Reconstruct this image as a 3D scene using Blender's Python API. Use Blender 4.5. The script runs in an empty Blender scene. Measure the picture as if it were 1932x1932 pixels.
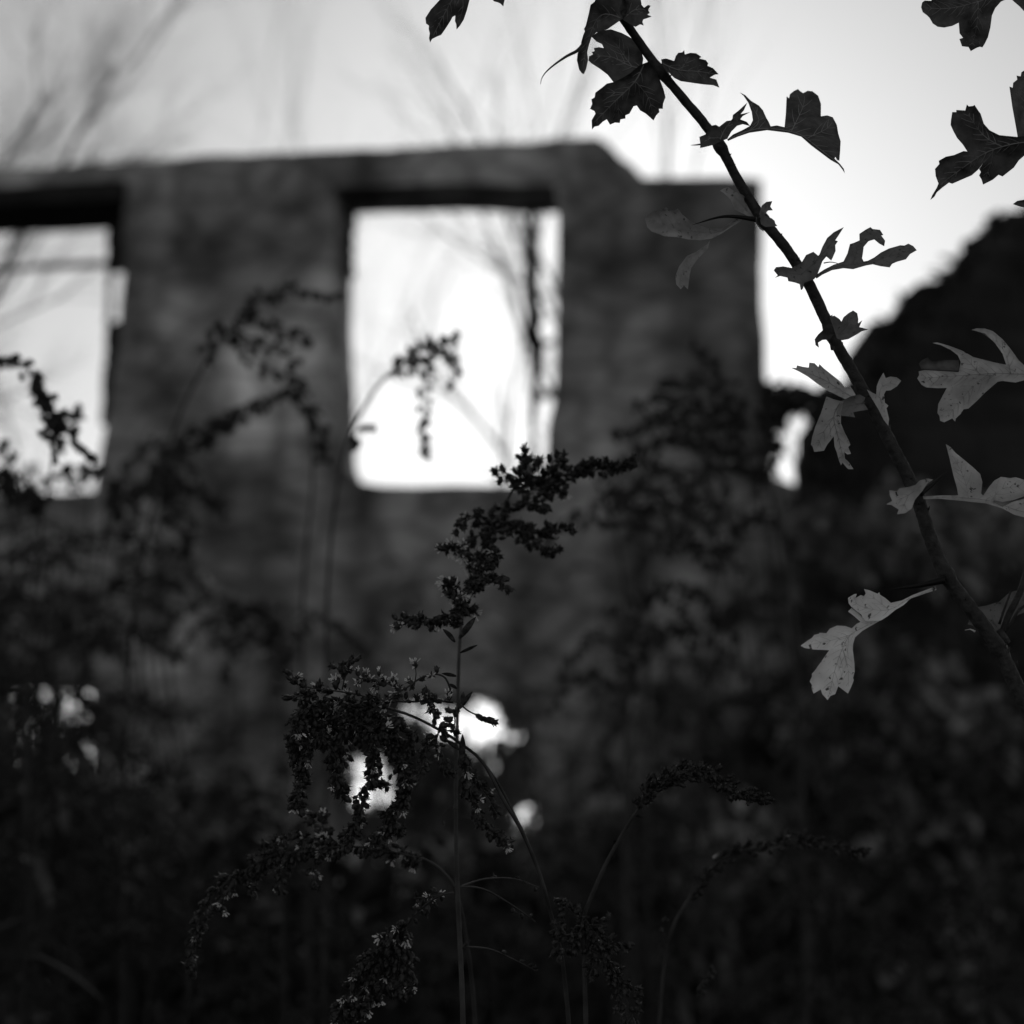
import bpy, math, random
from mathutils import Vector, Matrix, noise
from mathutils.geometry import delaunay_2d_cdt

R = random.Random(7)
S = bpy.context.scene
COL = S.collection

# ------------------------------------------------------------------ camera
CAM_H = 1.0
PITCH = math.radians(10.5)
FPX = 3220.0                       # focal length in units of a 1932-wide picture
FOCUS = 0.80
cam_d = bpy.data.cameras.new('camera')
cam = bpy.data.objects.new('camera', cam_d)
COL.objects.link(cam)
cam.location = (0, 0, CAM_H)
cam.rotation_euler = (math.pi / 2 + PITCH, 0, 0)
cam_d.sensor_width = 36.0
cam_d.lens = 36.0 * FPX / 1932.0
cam_d.clip_start = 0.05
cam_d.clip_end = 2000
cam_d.dof.use_dof = True
cam_d.dof.focus_distance = FOCUS
cam_d.dof.aperture_fstop = 6.4
cam_d.dof.aperture_blades = 0
S.camera = cam
CF = Vector((0, math.cos(PITCH), math.sin(PITCH)))
CU = Vector((0, -math.sin(PITCH), math.cos(PITCH)))
CR = Vector((1, 0, 0))
CP = Vector((0, 0, CAM_H))


def at(x, y, d):
    """a point of the place, d metres along the view, from its spot in the picture (1932 wide)"""
    return CP + (CF + CR * ((x - 966) / FPX) + CU * ((966 - y) / FPX)) * d


# ------------------------------------------------------------------ render look
S.view_settings.view_transform = 'Standard'
S.view_settings.look = 'None'
S.view_settings.exposure = EXPOSURE = 0.6
S.view_settings.gamma = 1.0
try:
    S.cycles.use_denoising = True
    S.cycles.use_adaptive_sampling = False
    S.cycles.max_bounces = 8
    S.cycles.transmission_bounces = 4
except Exception:
    pass

# ------------------------------------------------------------------ world and sun (monochrome)
SUN_EL, SUN_AZ = math.radians(21.0), math.radians(4.0)      # low, ahead of the camera, behind the wall
w = bpy.data.worlds.new('World')
S.world = w
w.use_nodes = True
nt = w.node_tree
for n in list(nt.nodes):
    nt.nodes.remove(n)
sky = nt.nodes.new('ShaderNodeTexSky')
sky.sky_type = 'NISHITA'
sky.sun_disc = False
sky.sun_elevation = SUN_EL
sky.sun_rotation = SUN_AZ
sky.air_density = 1.0
sky.dust_density = 0.3
bw = nt.nodes.new('ShaderNodeRGBToBW')
bg = nt.nodes.new('ShaderNodeBackground')
bg.inputs['Strength'].default_value = 0.07
wo = nt.nodes.new('ShaderNodeOutputWorld')
nt.links.new(sky.outputs[0], bw.inputs[0])
nt.links.new(bw.outputs[0], bg.inputs[0])
nt.links.new(bg.outputs[0], wo.inputs[0])
sd = bpy.data.lights.new('sun', 'SUN')
sd.energy = 0.6
sd.angle = math.radians(10)
sun = bpy.data.objects.new('sun', sd)
COL.objects.link(sun)
sdir = Vector((math.sin(SUN_AZ) * math.cos(SUN_EL), math.cos(SUN_AZ) * math.cos(SUN_EL), math.sin(SUN_EL)))
sun.rotation_euler = sdir.to_track_quat('Z', 'Y').to_euler()
sun.location = sdir * 60


# ------------------------------------------------------------------ materials
_pw, _bw = at(440, 690, 7.35), at(850, 700, 7.3)
PATCH = ((_pw.x - _bw.x + 0.17, _pw.y - _bw.y + 0.17, _pw.z + 0.17), (0.75, 0.9, 0.85))


def mat(name, lo, hi, scale=8.0, rough=0.85, trans=0.0, bump=0.0, bscale=60.0, detail=5.0, spec=0.25,
        spots=None, stain=None, brick=None, streak=1.0, rubble=None, patch=False, stops=(0.35, 0.68)):
    m = bpy.data.materials.new(name)
    m.use_nodes = True
    t = m.node_tree
    for n in list(t.nodes):
        t.nodes.remove(n)
    out = t.nodes.new('ShaderNodeOutputMaterial')
    p = t.nodes.new('ShaderNodeBsdfPrincipled')
    p.inputs['Roughness'].default_value = rough
    p.inputs['Specular IOR Level'].default_value = spec
    tc = t.nodes.new('ShaderNodeTexCoord')
    nz = t.nodes.new('ShaderNodeTexNoise')
    nz.inputs['Scale'].default_value = scale
    nz.inputs['Detail'].default_value = detail
    nz.inputs['Roughness'].default_value = 0.6
    t.links.new(tc.outputs['Object'], nz.inputs['Vector'])
    cr = t.nodes.new('ShaderNodeValToRGB')
    cr.color_ramp.elements[0].position = stops[0]
    cr.color_ramp.elements[1].position = stops[1]
    cr.color_ramp.elements[0].color = (lo, lo, lo, 1)
    cr.color_ramp.elements[1].color = (hi, hi, hi, 1)
    t.links.new(nz.outputs['Fac'], cr.inputs['Fac'])
    colr = cr.outputs['Color']
    for layer in (stain, spots):
        if not layer:
            continue
        sc, pos0, pos1, amount = layer
        n2 = t.nodes.new('ShaderNodeTexNoise')
        n2.inputs['Scale'].default_value = sc
        n2.inputs['Detail'].default_value = 3.0
        off = t.nodes.new('ShaderNodeMapping')
        off.inputs['Location'].default_value = (3.1, 7.7, 1.9)
        off.inputs['Scale'].default_value = (1, 1, streak)
        t.links.new(tc.outputs['Object'], off.inputs['Vector'])
        t.links.new(off.outputs['Vector'], n2.inputs['Vector'])
        r2 = t.nodes.new('ShaderNodeValToRGB')
        r2.color_ramp.elements[0].position = pos0
        r2.color_ramp.elements[1].position = pos1
        r2.color_ramp.elements[0].color = (1, 1, 1, 1)
        r2.color_ramp.elements[1].color = (amount, amount, amount, 1)
        t.links.new(n2.outputs['Fac'], r2.inputs['Fac'])
        mx = t.nodes.new('ShaderNodeMixRGB')
        mx.blend_type = 'MULTIPLY'
        mx.inputs['Fac'].default_value = 1.0
        t.links.new(colr, mx.inputs['Color1'])
        t.links.new(r2.outputs['Color'], mx.inputs['Color2'])
        colr = mx.outputs['Color']
    if rubble:
        vo = t.nodes.new('ShaderNodeTexVoronoi')
        vo.feature = 'DISTANCE_TO_EDGE'
        vo.inputs['Scale'].default_value = 1.0 / rubble
        vr = t.nodes.new('ShaderNodeValToRGB')
        vr.color_ramp.elements[0].position = 0.02
        vr.color_ramp.elements[1].position = 0.14
        vr.color_ramp.elements[0].color = (0.55, 0.55, 0.55, 1)
        vr.color_ramp.elements[1].color = (1, 1, 1, 1)
        mp = t.nodes.new('ShaderNodeMapping')
        mp.inputs['Scale'].default_value = (0.8, 0.8, 1.5)
        t.links.new(tc.outputs['Object'], mp.inputs['Vector'])
        t.links.new(mp.outputs['Vector'], vo.inputs['Vector'])
        t.links.new(vo.outputs['Distance'], vr.inputs['Fac'])
        mx = t.nodes.new('ShaderNodeMixRGB')
        mx.blend_type = 'MULTIPLY'
        mx.inputs['Fac'].default_value = 1.0
        t.links.new(colr, mx.inputs['Color1'])
        t.links.new(vr.outputs['Color'], mx.inputs['Color2'])
        colr = mx.outputs['Color']
    if patch:                                  # limewash still clinging between the openings
        mp2 = t.nodes.new('ShaderNodeMapping')
        mp2.vector_type = 'TEXTURE'
        mp2.inputs['Location'].default_value = PATCH[0]
        mp2.inputs['Scale'].default_value = PATCH[1]
        n4 = t.nodes.new('ShaderNodeTexNoise')
        n4.inputs['Scale'].default_value = 3.0
        n4.inputs['Detail'].default_value = 6.0
        ad = t.nodes.new('ShaderNodeMixRGB')
        ad.blend_type = 'ADD'
        ad.inputs['Fac'].default_value = 0.35
        t.links.new(tc.outputs['Object'], n4.inputs['Vector'])
        t.links.new(tc.outputs['Object'], ad.inputs['Color1'])
        t.links.new(n4.outputs['Color'], ad.inputs['Color2'])
        t.links.new(ad.outputs['Color'], mp2.inputs['Vector'])
        gs = t.nodes.new('ShaderNodeTexGradient')
        gs.gradient_type = 'QUADRATIC_SPHERE'
        t.links.new(mp2.outputs['Vector'], gs.inputs['Vector'])
        gr = t.nodes.new('ShaderNodeValToRGB')
        gr.color_ramp.elements[0].position = 0.03
        gr.color_ramp.elements[1].position = 0.45
        gr.color_ramp.elements[0].color = (0.88, 0.88, 0.88, 1)
        gr.color_ramp.elements[1].color = (2.0, 2.0, 2.0, 1)
        t.links.new(gs.outputs['Fac'], gr.inputs['Fac'])
        mx = t.nodes.new('ShaderNodeMixRGB')
        mx.blend_type = 'MULTIPLY'
        mx.inputs['Fac'].default_value = 1.0
        t.links.new(colr, mx.inputs['Color1'])
        t.links.new(gr.outputs['Color'], mx.inputs['Color2'])
        colr = mx.outputs['Color']
    if brick:
        sx = t.nodes.new('ShaderNodeSeparateXYZ')
        cb = t.nodes.new('ShaderNodeCombineXYZ')
        bt = t.nodes.new('ShaderNodeTexBrick')
        bt.inputs['Scale'].default_value = 1.0
        bt.inputs['Brick Width'].default_value = brick * 2.4
        bt.inputs['Row Height'].default_value = brick
        bt.inputs['Mortar Size'].default_value = brick * 0.12
        bt.inputs['Color1'].default_value = (1, 1, 1, 1)
        bt.inputs['Color2'].default_value = (0.7, 0.7, 0.7, 1)
        bt.inputs['Mortar'].default_value = (1.25, 1.25, 1.25, 1)
        t.links.new(tc.outputs['Object'], sx.inputs[0])
        t.links.new(sx.outputs['X'], cb.inputs['X'])
        t.links.new(sx.outputs['Z'], cb.inputs['Y'])
        t.links.new(cb.outputs[0], bt.inputs['Vector'])
        mx = t.nodes.new('ShaderNodeMixRGB')
        mx.blend_type = 'MULTIPLY'
        mx.inputs['Fac'].default_value = 1.0
        t.links.new(colr, mx.inputs['Color1'])
        t.links.new(bt.outputs['Color'], mx.inputs['Color2'])
        colr = mx.outputs['Color']
    t.links.new(colr, p.inputs['Base Color'])
    if bump:
        n3 = t.nodes.new('ShaderNodeTexNoise')
        n3.inputs['Scale'].default_value = bscale
        n3.inputs['Detail'].default_value = 6.0
        t.links.new(tc.outputs['Object'], n3.inputs['Vector'])
        b = t.nodes.new('ShaderNodeBump')
        b.inputs['Strength'].default_value = bump
        b.inputs['Distance'].default_value = 0.4 / bscale
        t.links.new(n3.outputs['Fac'], b.inputs['Height'])
        t.links.new(b.outputs['Normal'], p.inputs['Normal'])
    if trans:
        tr = t.nodes.new('ShaderNodeBsdfTranslucent')
        t.links.new(colr, tr.inputs['Color'])
        ms = t.nodes.new('ShaderNodeMixShader')
        ms.inputs['Fac'].default_value = trans
        t.links.new(p.outputs[0], ms.inputs[1])
        t.links.new(tr.outputs[0], ms.inputs[2])
        t.links.new(ms.outputs[0], out.inputs['Surface'])
    else:
        t.links.new(p.outputs[0], out.inputs['Surface'])
    return m


M = {}
M['leaf_dark'] = mat('dark_green_leaf', 0.03, 0.11, 110, 0.5, 0.25, 0.5, 700)
M['leaf_mid'] = mat('fading_leaf', 0.12, 0.2, 90, 0.6, 0.3, 0.5, 700, spots=(420, 0.62, 0.70, 0.25))
M['leaf_thin'] = mat('thin_fading_leaf', 0.22, 0.36, 90, 0.6, 0.3, 0.5, 700, spots=(420, 0.62, 0.70, 0.25))
M['leaf_grey'] = mat('thin_turning_leaf', 0.36, 0.54, 60, 0.55, 0.4, 0.5, 700, spots=(380, 0.64, 0.70, 0.15))
M['leaf_pale'] = mat('pale_yellow_leaf', 0.66, 0.86, 60, 0.55, 0.45, 0.5, 700, spots=(300, 0.62, 0.68, 0.12))
M['vein_dark'] = mat('dark_leaf_vein', 0.2, 0.28, 90, 0.6)
M['vein_pale'] = mat('pale_leaf_vein', 0.4, 0.5, 90, 0.6)
M['vein_mid'] = mat('fading_leaf_vein', 0.10, 0.14, 90, 0.6)
M['vein_grey'] = mat('turning_leaf_vein', 0.24, 0.32, 90, 0.6)
M['bark'] = mat('twig_bark', 0.007, 0.036, 260, 0.7, 0, 1.0, 420, spec=0.4)
M['thorn'] = mat('thorn_bark', 0.004, 0.012, 80, 0.5, 0, 0.2, 500, spec=0.2)
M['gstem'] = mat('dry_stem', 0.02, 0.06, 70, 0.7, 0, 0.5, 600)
M['floret'] = mat('dry_floret', 0.006, 0.07, 420, 0.6, 0.1, spec=0.3, stops=(0.42, 0.66))  # pale flecks of the tight noise stand in for highlights on the heads
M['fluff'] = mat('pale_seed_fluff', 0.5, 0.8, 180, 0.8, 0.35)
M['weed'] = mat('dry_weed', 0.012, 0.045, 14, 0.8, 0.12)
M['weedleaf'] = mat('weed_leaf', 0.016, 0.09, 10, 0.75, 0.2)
M['wall'] = mat('weathered_plaster', 0.11, 0.58, 2.2, 0.9, 0, 1.0, 9, detail=9, streak=0.25, rubble=0.2, patch=True,
                stain=(2.6, 0.46, 0.72, 0.32), stops=(0.34, 0.64))
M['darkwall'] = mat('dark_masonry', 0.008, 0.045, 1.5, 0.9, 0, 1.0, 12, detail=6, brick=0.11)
M['wood'] = mat('rotten_wood', 0.008, 0.022, 12, 0.85, 0, 0.6, 60)
M['tree'] = mat('tree_bark', 0.05, 0.1, 10, 0.9, 0, 0.5, 40)
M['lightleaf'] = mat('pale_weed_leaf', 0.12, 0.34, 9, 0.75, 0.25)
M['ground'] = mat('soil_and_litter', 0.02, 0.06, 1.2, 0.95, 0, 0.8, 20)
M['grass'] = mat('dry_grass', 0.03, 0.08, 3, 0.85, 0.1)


# ------------------------------------------------------------------ mesh builder
class MB:
    def __init__(self):
        self.v, self.f, self.mi, self.sm = [], [], [], []

    def add(self, vs, fs, mi=0, smooth=False):
        o = len(self.v)
        self.v.extend([tuple(p) for p in vs])
        for f in fs:
            self.f.append([i + o for i in f])
            self.mi.append(mi)
            self.sm.append(smooth)

    def tube(self, pts, radii, sides=7, mi=0, jitter=0.0):
        n = len(pts)
        pts = [Vector(p) for p in pts]
        ref = Vector((0.3, 0.8, 0.5)).normalized()
        vs, fs = [], []
        for i, p in enumerate(pts):
            t = (pts[min(i + 1, n - 1)] - pts[max(i - 1, 0)])
            if t.length < 1e-9:
                t = Vector((0, 0, 1))
            t.normalize()
            a = t.cross(ref)
            if a.length < 1e-4:
                a = t.cross(Vector((1, 0, 0)))
            a.normalize()
            b = t.cross(a)
            for k in range(sides):
                an = 2 * math.pi * k / sides
                r = radii[i] * (1 + (R.uniform(-jitter, jitter) if jitter else 0))
                vs.append(p + (a * math.cos(an) + b * math.sin(an)) * r)
        for i in range(n - 1):
            for k in range(sides):
                k2 = (k + 1) % sides
                fs.append([i * sides + k, i * sides + k2, (i + 1) * sides + k2, (i + 1) * sides + k])
        fs.append(list(range(sides - 1, -1, -1)))
        fs.append([(n - 1) * sides + k for k in range(sides)])
        self.add(vs, fs, mi, True)

    def box(self, o, ax, ay, az, mi=0):
        vs = [o + ax * i + ay * j + az * k for k in (0, 1) for j in (0, 1) for i in (0, 1)]
        self.add(vs, [[0, 2, 3, 1], [4, 5, 7, 6], [0, 1, 5, 4], [2, 6, 7, 3], [0, 4, 6, 2], [1, 3, 7, 5]], mi)

    def build(self, name, mats, parent=None, origin=None):
        me = bpy.data.meshes.new(name)
        org = Vector(origin) if origin is not None else (Vector(parent.location) if parent is not None and parent.parent is None else Vector((0, 0, 0)))
        if parent is not None and origin is None:
            org = world_of(parent)
        vs = [(v[0] - org.x, v[1] - org.y, v[2] - org.z) for v in self.v]
        me.from_pydata(vs, [], self.f)
        if not isinstance(mats, (list, tuple)):
            mats = [mats]
        for m in mats:
            me.materials.append(m)
        me.polygons.foreach_set('material_index', self.mi)
        me.polygons.foreach_set('use_smooth', self.sm)
        me.update()
        o = bpy.data.objects.new(name, me)
        COL.objects.link(o)
        if parent is not None:
            o.parent = parent
        else:
            o.location = org
        return o


def world_of(o):
    p = Vector((0, 0, 0))
    while o is not None:
        p += Vector(o.location)
        o = o.parent
    return p


def tag(o, label=None, cat=None, group=None, kind=None):
    if label:
        o['label'] = label
    if cat:
        o['category'] = cat
    if group:
        o['group'] = group
    if kind:
        o['kind'] = kind
    return o


def thing(name, label, cat, loc, group=None):
    o = bpy.data.objects.new(name, None)
    o.empty_display_size = 0.05
    COL.objects.link(o)
    o.location = loc
    return tag(o, label, cat, group)


def rdir(rnd=R):
    while True:
        v = Vector((rnd.uniform(-1, 1), rnd.uniform(-1, 1), rnd.uniform(-1, 1)))
        if 0.1 < v.length < 1:
            return v.normalized()


def smooth_path(pts, step):
    """Catmull-Rom through the tuples, resampled"""
    pts = [tuple(p) for p in pts]
    if len(pts) < 2:
        return pts
    P = [pts[0]] + pts + [pts[-1]]
    out = []
    for i in range(1, len(P) - 2):
        p0, p1, p2, p3 = P[i - 1], P[i], P[i + 1], P[i + 2]
        L = math.dist(p1, p2)
        n = max(1, int(L / step))
        for k in range(n):
            t = k / n
            out.append(tuple(0.5 * ((2 * b) + (-a + c) * t + (2 * a - 5 * b + 4 * c - d) * t * t + (-a + 3 * b - 3 * c + d) * t ** 3)
                             for a, b, c, d in zip(p0, p1, p2, p3)))
    out.append(pts[-1])
    return out


# ------------------------------------------------------------------ ground (setting)
mb = MB()
N = 40
ext = [-400, -160, -70, -35] + [-20 + i * 1.25 for i in range(33)] + [35, 70, 160, 400]
vs, fs = [], []
for y in ext:
    for x in ext:
        h = noise.noise(Vector((x * 0.35, y * 0.35, 2.0))) * 0.05 if abs(x) < 30 and abs(y) < 30 else -0.02
        vs.append(Vector((x, y, h - 0.03)))
n = len(ext)
for j in range(n - 1):
    for i in range(n - 1):
        fs.append([j * n + i, j * n + i + 1, (j + 1) * n + i + 1, (j + 1) * n + i])
mb.add(vs, fs, 0, True)
g = mb.build('ground', M['ground'])
tag(g, kind='structure')

# ------------------------------------------------------------------ the ruined wall
YAW = math.radians(8.0)
W0 = at(850, 700, 7.3)
WU = Vector((math.cos(YAW), -math.sin(YAW), 0))            # along the wall, to the right (and nearer)
WN = Vector((-math.sin(YAW), -math.cos(YAW), 0))           # towards the camera


def onwall(x, y, push=0.0):
    d = at(x, y, 1.0) - CP
    q = W0 - WN * push
    t = (q - CP).dot(WN) / d.dot(WN)
    p = CP + d * t
    return ((p - W0).dot(WU), p.z)


def wp(u, z, depth=0.0):
    p = W0 + WU * u - WN * depth
    return Vector((p.x, p.y, z))


def ragged(pts, step, amp, closed=True):
    out = []
    n = len(pts)
    for i in range(n if closed else n - 1):
        a, b = pts[i], pts[(i + 1) % n]
        L = math.dist(a, b)
        k = max(1, int(L / step))
        for j in range(k):
            t = j / k
            jx = R.uniform(-amp, amp) if 0 < j else 0
            jy = R.uniform(-amp, amp) if 0 < j else 0
            out.append((a[0] + (b[0] - a[0]) * t + jx, a[1] + (b[1] - a[1]) * t + jy))
    return out


def inside(p, poly):
    c = False
    x, y = p
    j = len(poly) - 1
    for i in range(len(poly)):
        xi, yi = poly[i]
        xj, yj = poly[j]
        if (yi > y) != (yj > y) and x < (xj - xi) * (y - yi) / (yj - yi) + xi:
            c = not c
        j = i
    return c


def slab(mb, outer, holes, thick, grid, relief, to_world, mi=0):
    """a thick sheet of masonry with openings cut right through; relief on its front"""
    loops = [outer] + holes
    pts, edges = [], []
    for lp in loops:
        o = len(pts)
        pts += [Vector(p) for p in lp]
        edges += [(o + i, o + (i + 1) % len(lp)) for i in range(len(lp))]
    nb = len(pts)
    xs = [p[0] for p in outer]
    ys = [p[1] for p in outer]
    x = min(xs) + grid
    while x < max(xs):
        y = min(ys) + grid
        while y < max(ys):
            q = (x + R.uniform(-.3, .3) * grid, y + R.uniform(-.3, .3) * grid)
            if inside(q, outer) and not any(inside(q, h) for h in holes):
                pts.append(Vector(q))
            y += grid
        x += grid
    V, E, F, ov, oe, of = delaunay_2d_cdt(pts, edges, [], 0, 1e-6)
    keep = []
    for f in F:
        c = (sum(V[i].x for i in f) / 3, sum(V[i].y for i in f) / 3)
        if inside(c, outer) and not any(inside(c, h) for h in holes):
            keep.append(list(f))
    front = [to_world(v.x, v.y, -relief * (0.5 + noise.noise(Vector((v.x * 2.3, v.y * 2.3, 5.0))) + 0.5 * noise.noise(Vector((v.x * 7, v.y * 7, 1.0))))) for v in V]
    back = [to_world(v.x, v.y, thick) for v in V]
    k = len(V)
    fs = [f for f in keep] + [[i + k for i in reversed(f)] for f in keep]
    cnt = {}
    for f in keep:
        for a, b in zip(f, f[1:] + f[:1]):
            cnt[(a, b)] = 1
    for (a, b) in list(cnt):
        if (b, a) not in cnt:
            fs.append([b, a, a + k, b + k])
    mb.add(front + back, fs, mi)


wall_px = [(-1500, 400), (-700, 358), (0, 320), (300, 303), (600, 288), (900, 272), (1050, 264), (1130, 262), (1152, 278), (1172, 300),
           (1192, 312), (1213, 336), (1300, 337), (1437, 341), (1439, 430), (1437, 520), (1444, 640), (1449, 760), (1452, 880), (1466, 902), (1498, 914), (1545, 904), (1580, 900), (1590, 1300), (1600, 1700)]  # low stub at the right end added to block the bright gap's foot
outer = [onwall(x, y) for x, y in wall_px]
outer += [(outer[-1][0] + 0.05, -0.25), (outer[0][0], -0.25)]
outer = ragged(outer, 0.10, 0.008)
win1 = [(-330, 408), (-100, 396), (236, 381), (235, 520), (226, 640), (205, 780), (190, 860), (180, 928), (60, 932), (-330, 940)]
win2 = [(632, 354), (760, 350), (900, 348), (1048, 350), (1052, 480), (1048, 640), (1044, 760), (1034, 800), (1030, 860), (1006, 914),
        (860, 916), (720, 918), (684, 912), (650, 884), (638, 850), (636, 760), (630, 600), (629, 500)]
low1 = [(-330, 1300), (60, 1290), (176, 1290), (172, 1452), (60, 1458), (-330, 1470)]
low2 = [(625, 1336), (760, 1316), (905, 1308), (960, 1324), (1006, 1340), (1008, 1480), (1012, 1572), (880, 1582), (632, 1580)]
holes = [ragged([onwall(x, y) for x, y in h], 0.12, 0.010) for h in (win1, win2, low1, low2)]
WALLBASE = wp(0, 0)
wall = thing('ruined_wall', 'roofless ruined wall with empty window openings and a broken top corner', 'ruin wall', WALLBASE)
mb = MB()
slab(mb, outer, holes, 0.34, 0.16, 0.025, wp)
mb.build('wall', M['wall'], wall)


def plank(mb, u0, z0, u1, z1, d0, d1, mi=0, cut=6, amp=0.012):
    """a rough timber with slightly uneven long edges"""
    horiz = (u1 - u0) > (z1 - z0)
    n = cut
    vs, fs = [], []
    for i in range(n + 1):
        t = i / n
        j = [R.uniform(-amp, amp) for _ in range(4)]
        if horiz:
            u = u0 + (u1 - u0) * t
            ring = [(u, z0 + j[0], d0), (u, z1 + j[1], d0), (u, z1 + j[2], d1), (u, z0 + j[3], d1)]
        else:
            z = z0 + (z1 - z0) * t
            ring = [(u0 + j[0], z, d0), (u1 + j[1], z, d0), (u1 + j[2], z, d1), (u0 + j[3], z, d1)]
        vs += [wp(*q) for q in ring]
    for i in range(n):
        for k in range(4):
            k2 = (k + 1) % 4
            fs.append([i * 4 + k, i * 4 + k2, i * 4 + 4 + k2, i * 4 + 4 + k])
    fs.append([3, 2, 1, 0])
    fs.append([n * 4, n * 4 + 1, n * 4 + 2, n * 4 + 3])
    mb.add(vs, fs, mi)


def px_plank(mb, x0, y0, x1, y1, d0, d1, **kw):
    a, b = onwall(x0, y1, max(0, d0)), onwall(x1, y0, max(0, d0))
    if x1 - x0 > y1 - y0:
        a = (a[0], onwall(x1, y1, max(0, d0))[1])
    plank(mb, a[0], a[1], b[0], b[1], d0, d1, **kw)


# timber lintel over the left opening, sitting a little proud of the plaster
mb = MB()
px_plank(mb, -360, 348, 240, 382, -0.05, 0.30, amp=0.008)
o = mb.build('lintel', M['wood'], wall)
# boards added across the low left opening to cut its light down to gaps
for x0, x1, y0, y1 in ((-330, 2, 1280, 1470), (22, 44, 1280, 1460), (84, 106, 1280, 1455), (140, 155, 1280, 1450), (176, 200, 1280, 1450)):
    mb = MB()
    px_plank(mb, x0, y0, x1, y1, 0.06, 0.09, amp=0.012)
    mb.build('added_board', M['wood'], wall)
# remnants of the window frames
mb = MB()
px_plank(mb, 199, 425, 236, 508, 0.10, 0.16, amp=0.006)
px_plank(mb, 198, 505, 207, 610, 0.10, 0.15, amp=0.004)
px_plank(mb, 196, 606, 228, 690, 0.10, 0.16, amp=0.006)
px_plank(mb, 190, 690, 214, 800, 0.10, 0.16, amp=0.006)
px_plank(mb, -330, 492, 200, 502, 0.11, 0.14, amp=0.006)
o = mb.build('window_frame', M['wood'], wall)
o['label'] = 'rotten frame left in the left opening, its side post gapped'
mb = MB()
px_plank(mb, 990, 388, 1010, 560, 0.12, 0.17, amp=0.014, cut=14)
px_plank(mb, 994, 556, 1018, 690, 0.12, 0.17, amp=0.018, cut=12)
px_plank(mb, 1000, 766, 1010, 900, 0.12, 0.16, amp=0.008, cut=12)
px_plank(mb, 998, 686, 1014, 770, 0.12, 0.16, amp=0.008, cut=12)
px_plank(mb, 1006, 640, 1044, 650, 0.12, 0.15, amp=0.006)
px_plank(mb, 1006, 735, 1042, 750, 0.12, 0.15, amp=0.006)
px_plank(mb, 652, 392, 668, 520, 0.12, 0.16, amp=0.012, cut=12)
o = mb.build('window_frame', M['wood'], wall)
o['label'] = 'splintered frame post standing in the right side of the window opening'

# ------------------------------------------------------------------ dark broken wall at the right
D2 = 5.6


def onwall2(x, y):
    p = at(x, y, 1.0) - CP
    t = D2 / p.y
    q = CP + p * t
    return (q.x, q.z)


def wp2(u, z, depth=0.0):
    return Vector((u, D2 + depth + 0.12 * (u - 1.4), z))


dark_px = [(1536, 1900), (1534, 1200), (1534, 905), (1536, 780), (1560, 752), (1600, 738), (1622, 716), (1640, 690), (1636, 640), (1634, 618), (1668, 612), (1694, 592),
           (1700, 566), (1722, 548), (1760, 538), (1786, 518), (1804, 508), (1812, 476), (1826, 466), (1834, 448), (1856, 440), (1864, 416), (1892, 412), (1900, 396), (1932, 392), (1990, 370), (2060, 330), (2160, 300), (2400, 270), (2700, 260)]
o2 = [onwall2(x, y) for x, y in dark_px]
o2 += [(o2[-1][0], -0.25), (o2[0][0], -0.25)]
o2 = ragged(o2, 0.05, 0.022)
dw = thing('broken_wall', 'dark broken masonry wall with a stepped ragged slope, at the right edge', 'ruin wall', wp2(onwall2(1800, 900)[0], 0))
mb = MB()
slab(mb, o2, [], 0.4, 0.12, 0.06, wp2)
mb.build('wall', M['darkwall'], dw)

# ------------------------------------------------------------------ hawthorn branch in the foreground
ZA = (1300 / 3264 * 1932, 0.0)
ZB = (2264 / 3264 * 1932, 0.0)
ZC = (2264 / 3264 * 1932, 900 / 3264 * 1932)
ZD = (2264 / 3264 * 1932, 1700 / 3264 * 1932)
ZS = 1000 / 3264                  # 1000 source pixels over 1932 zoomed ones, to the 1932 scale


def Z(org, pts):
    return [(org[0] + x * ZS, org[1] + y * ZS) for x, y in pts]


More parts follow.
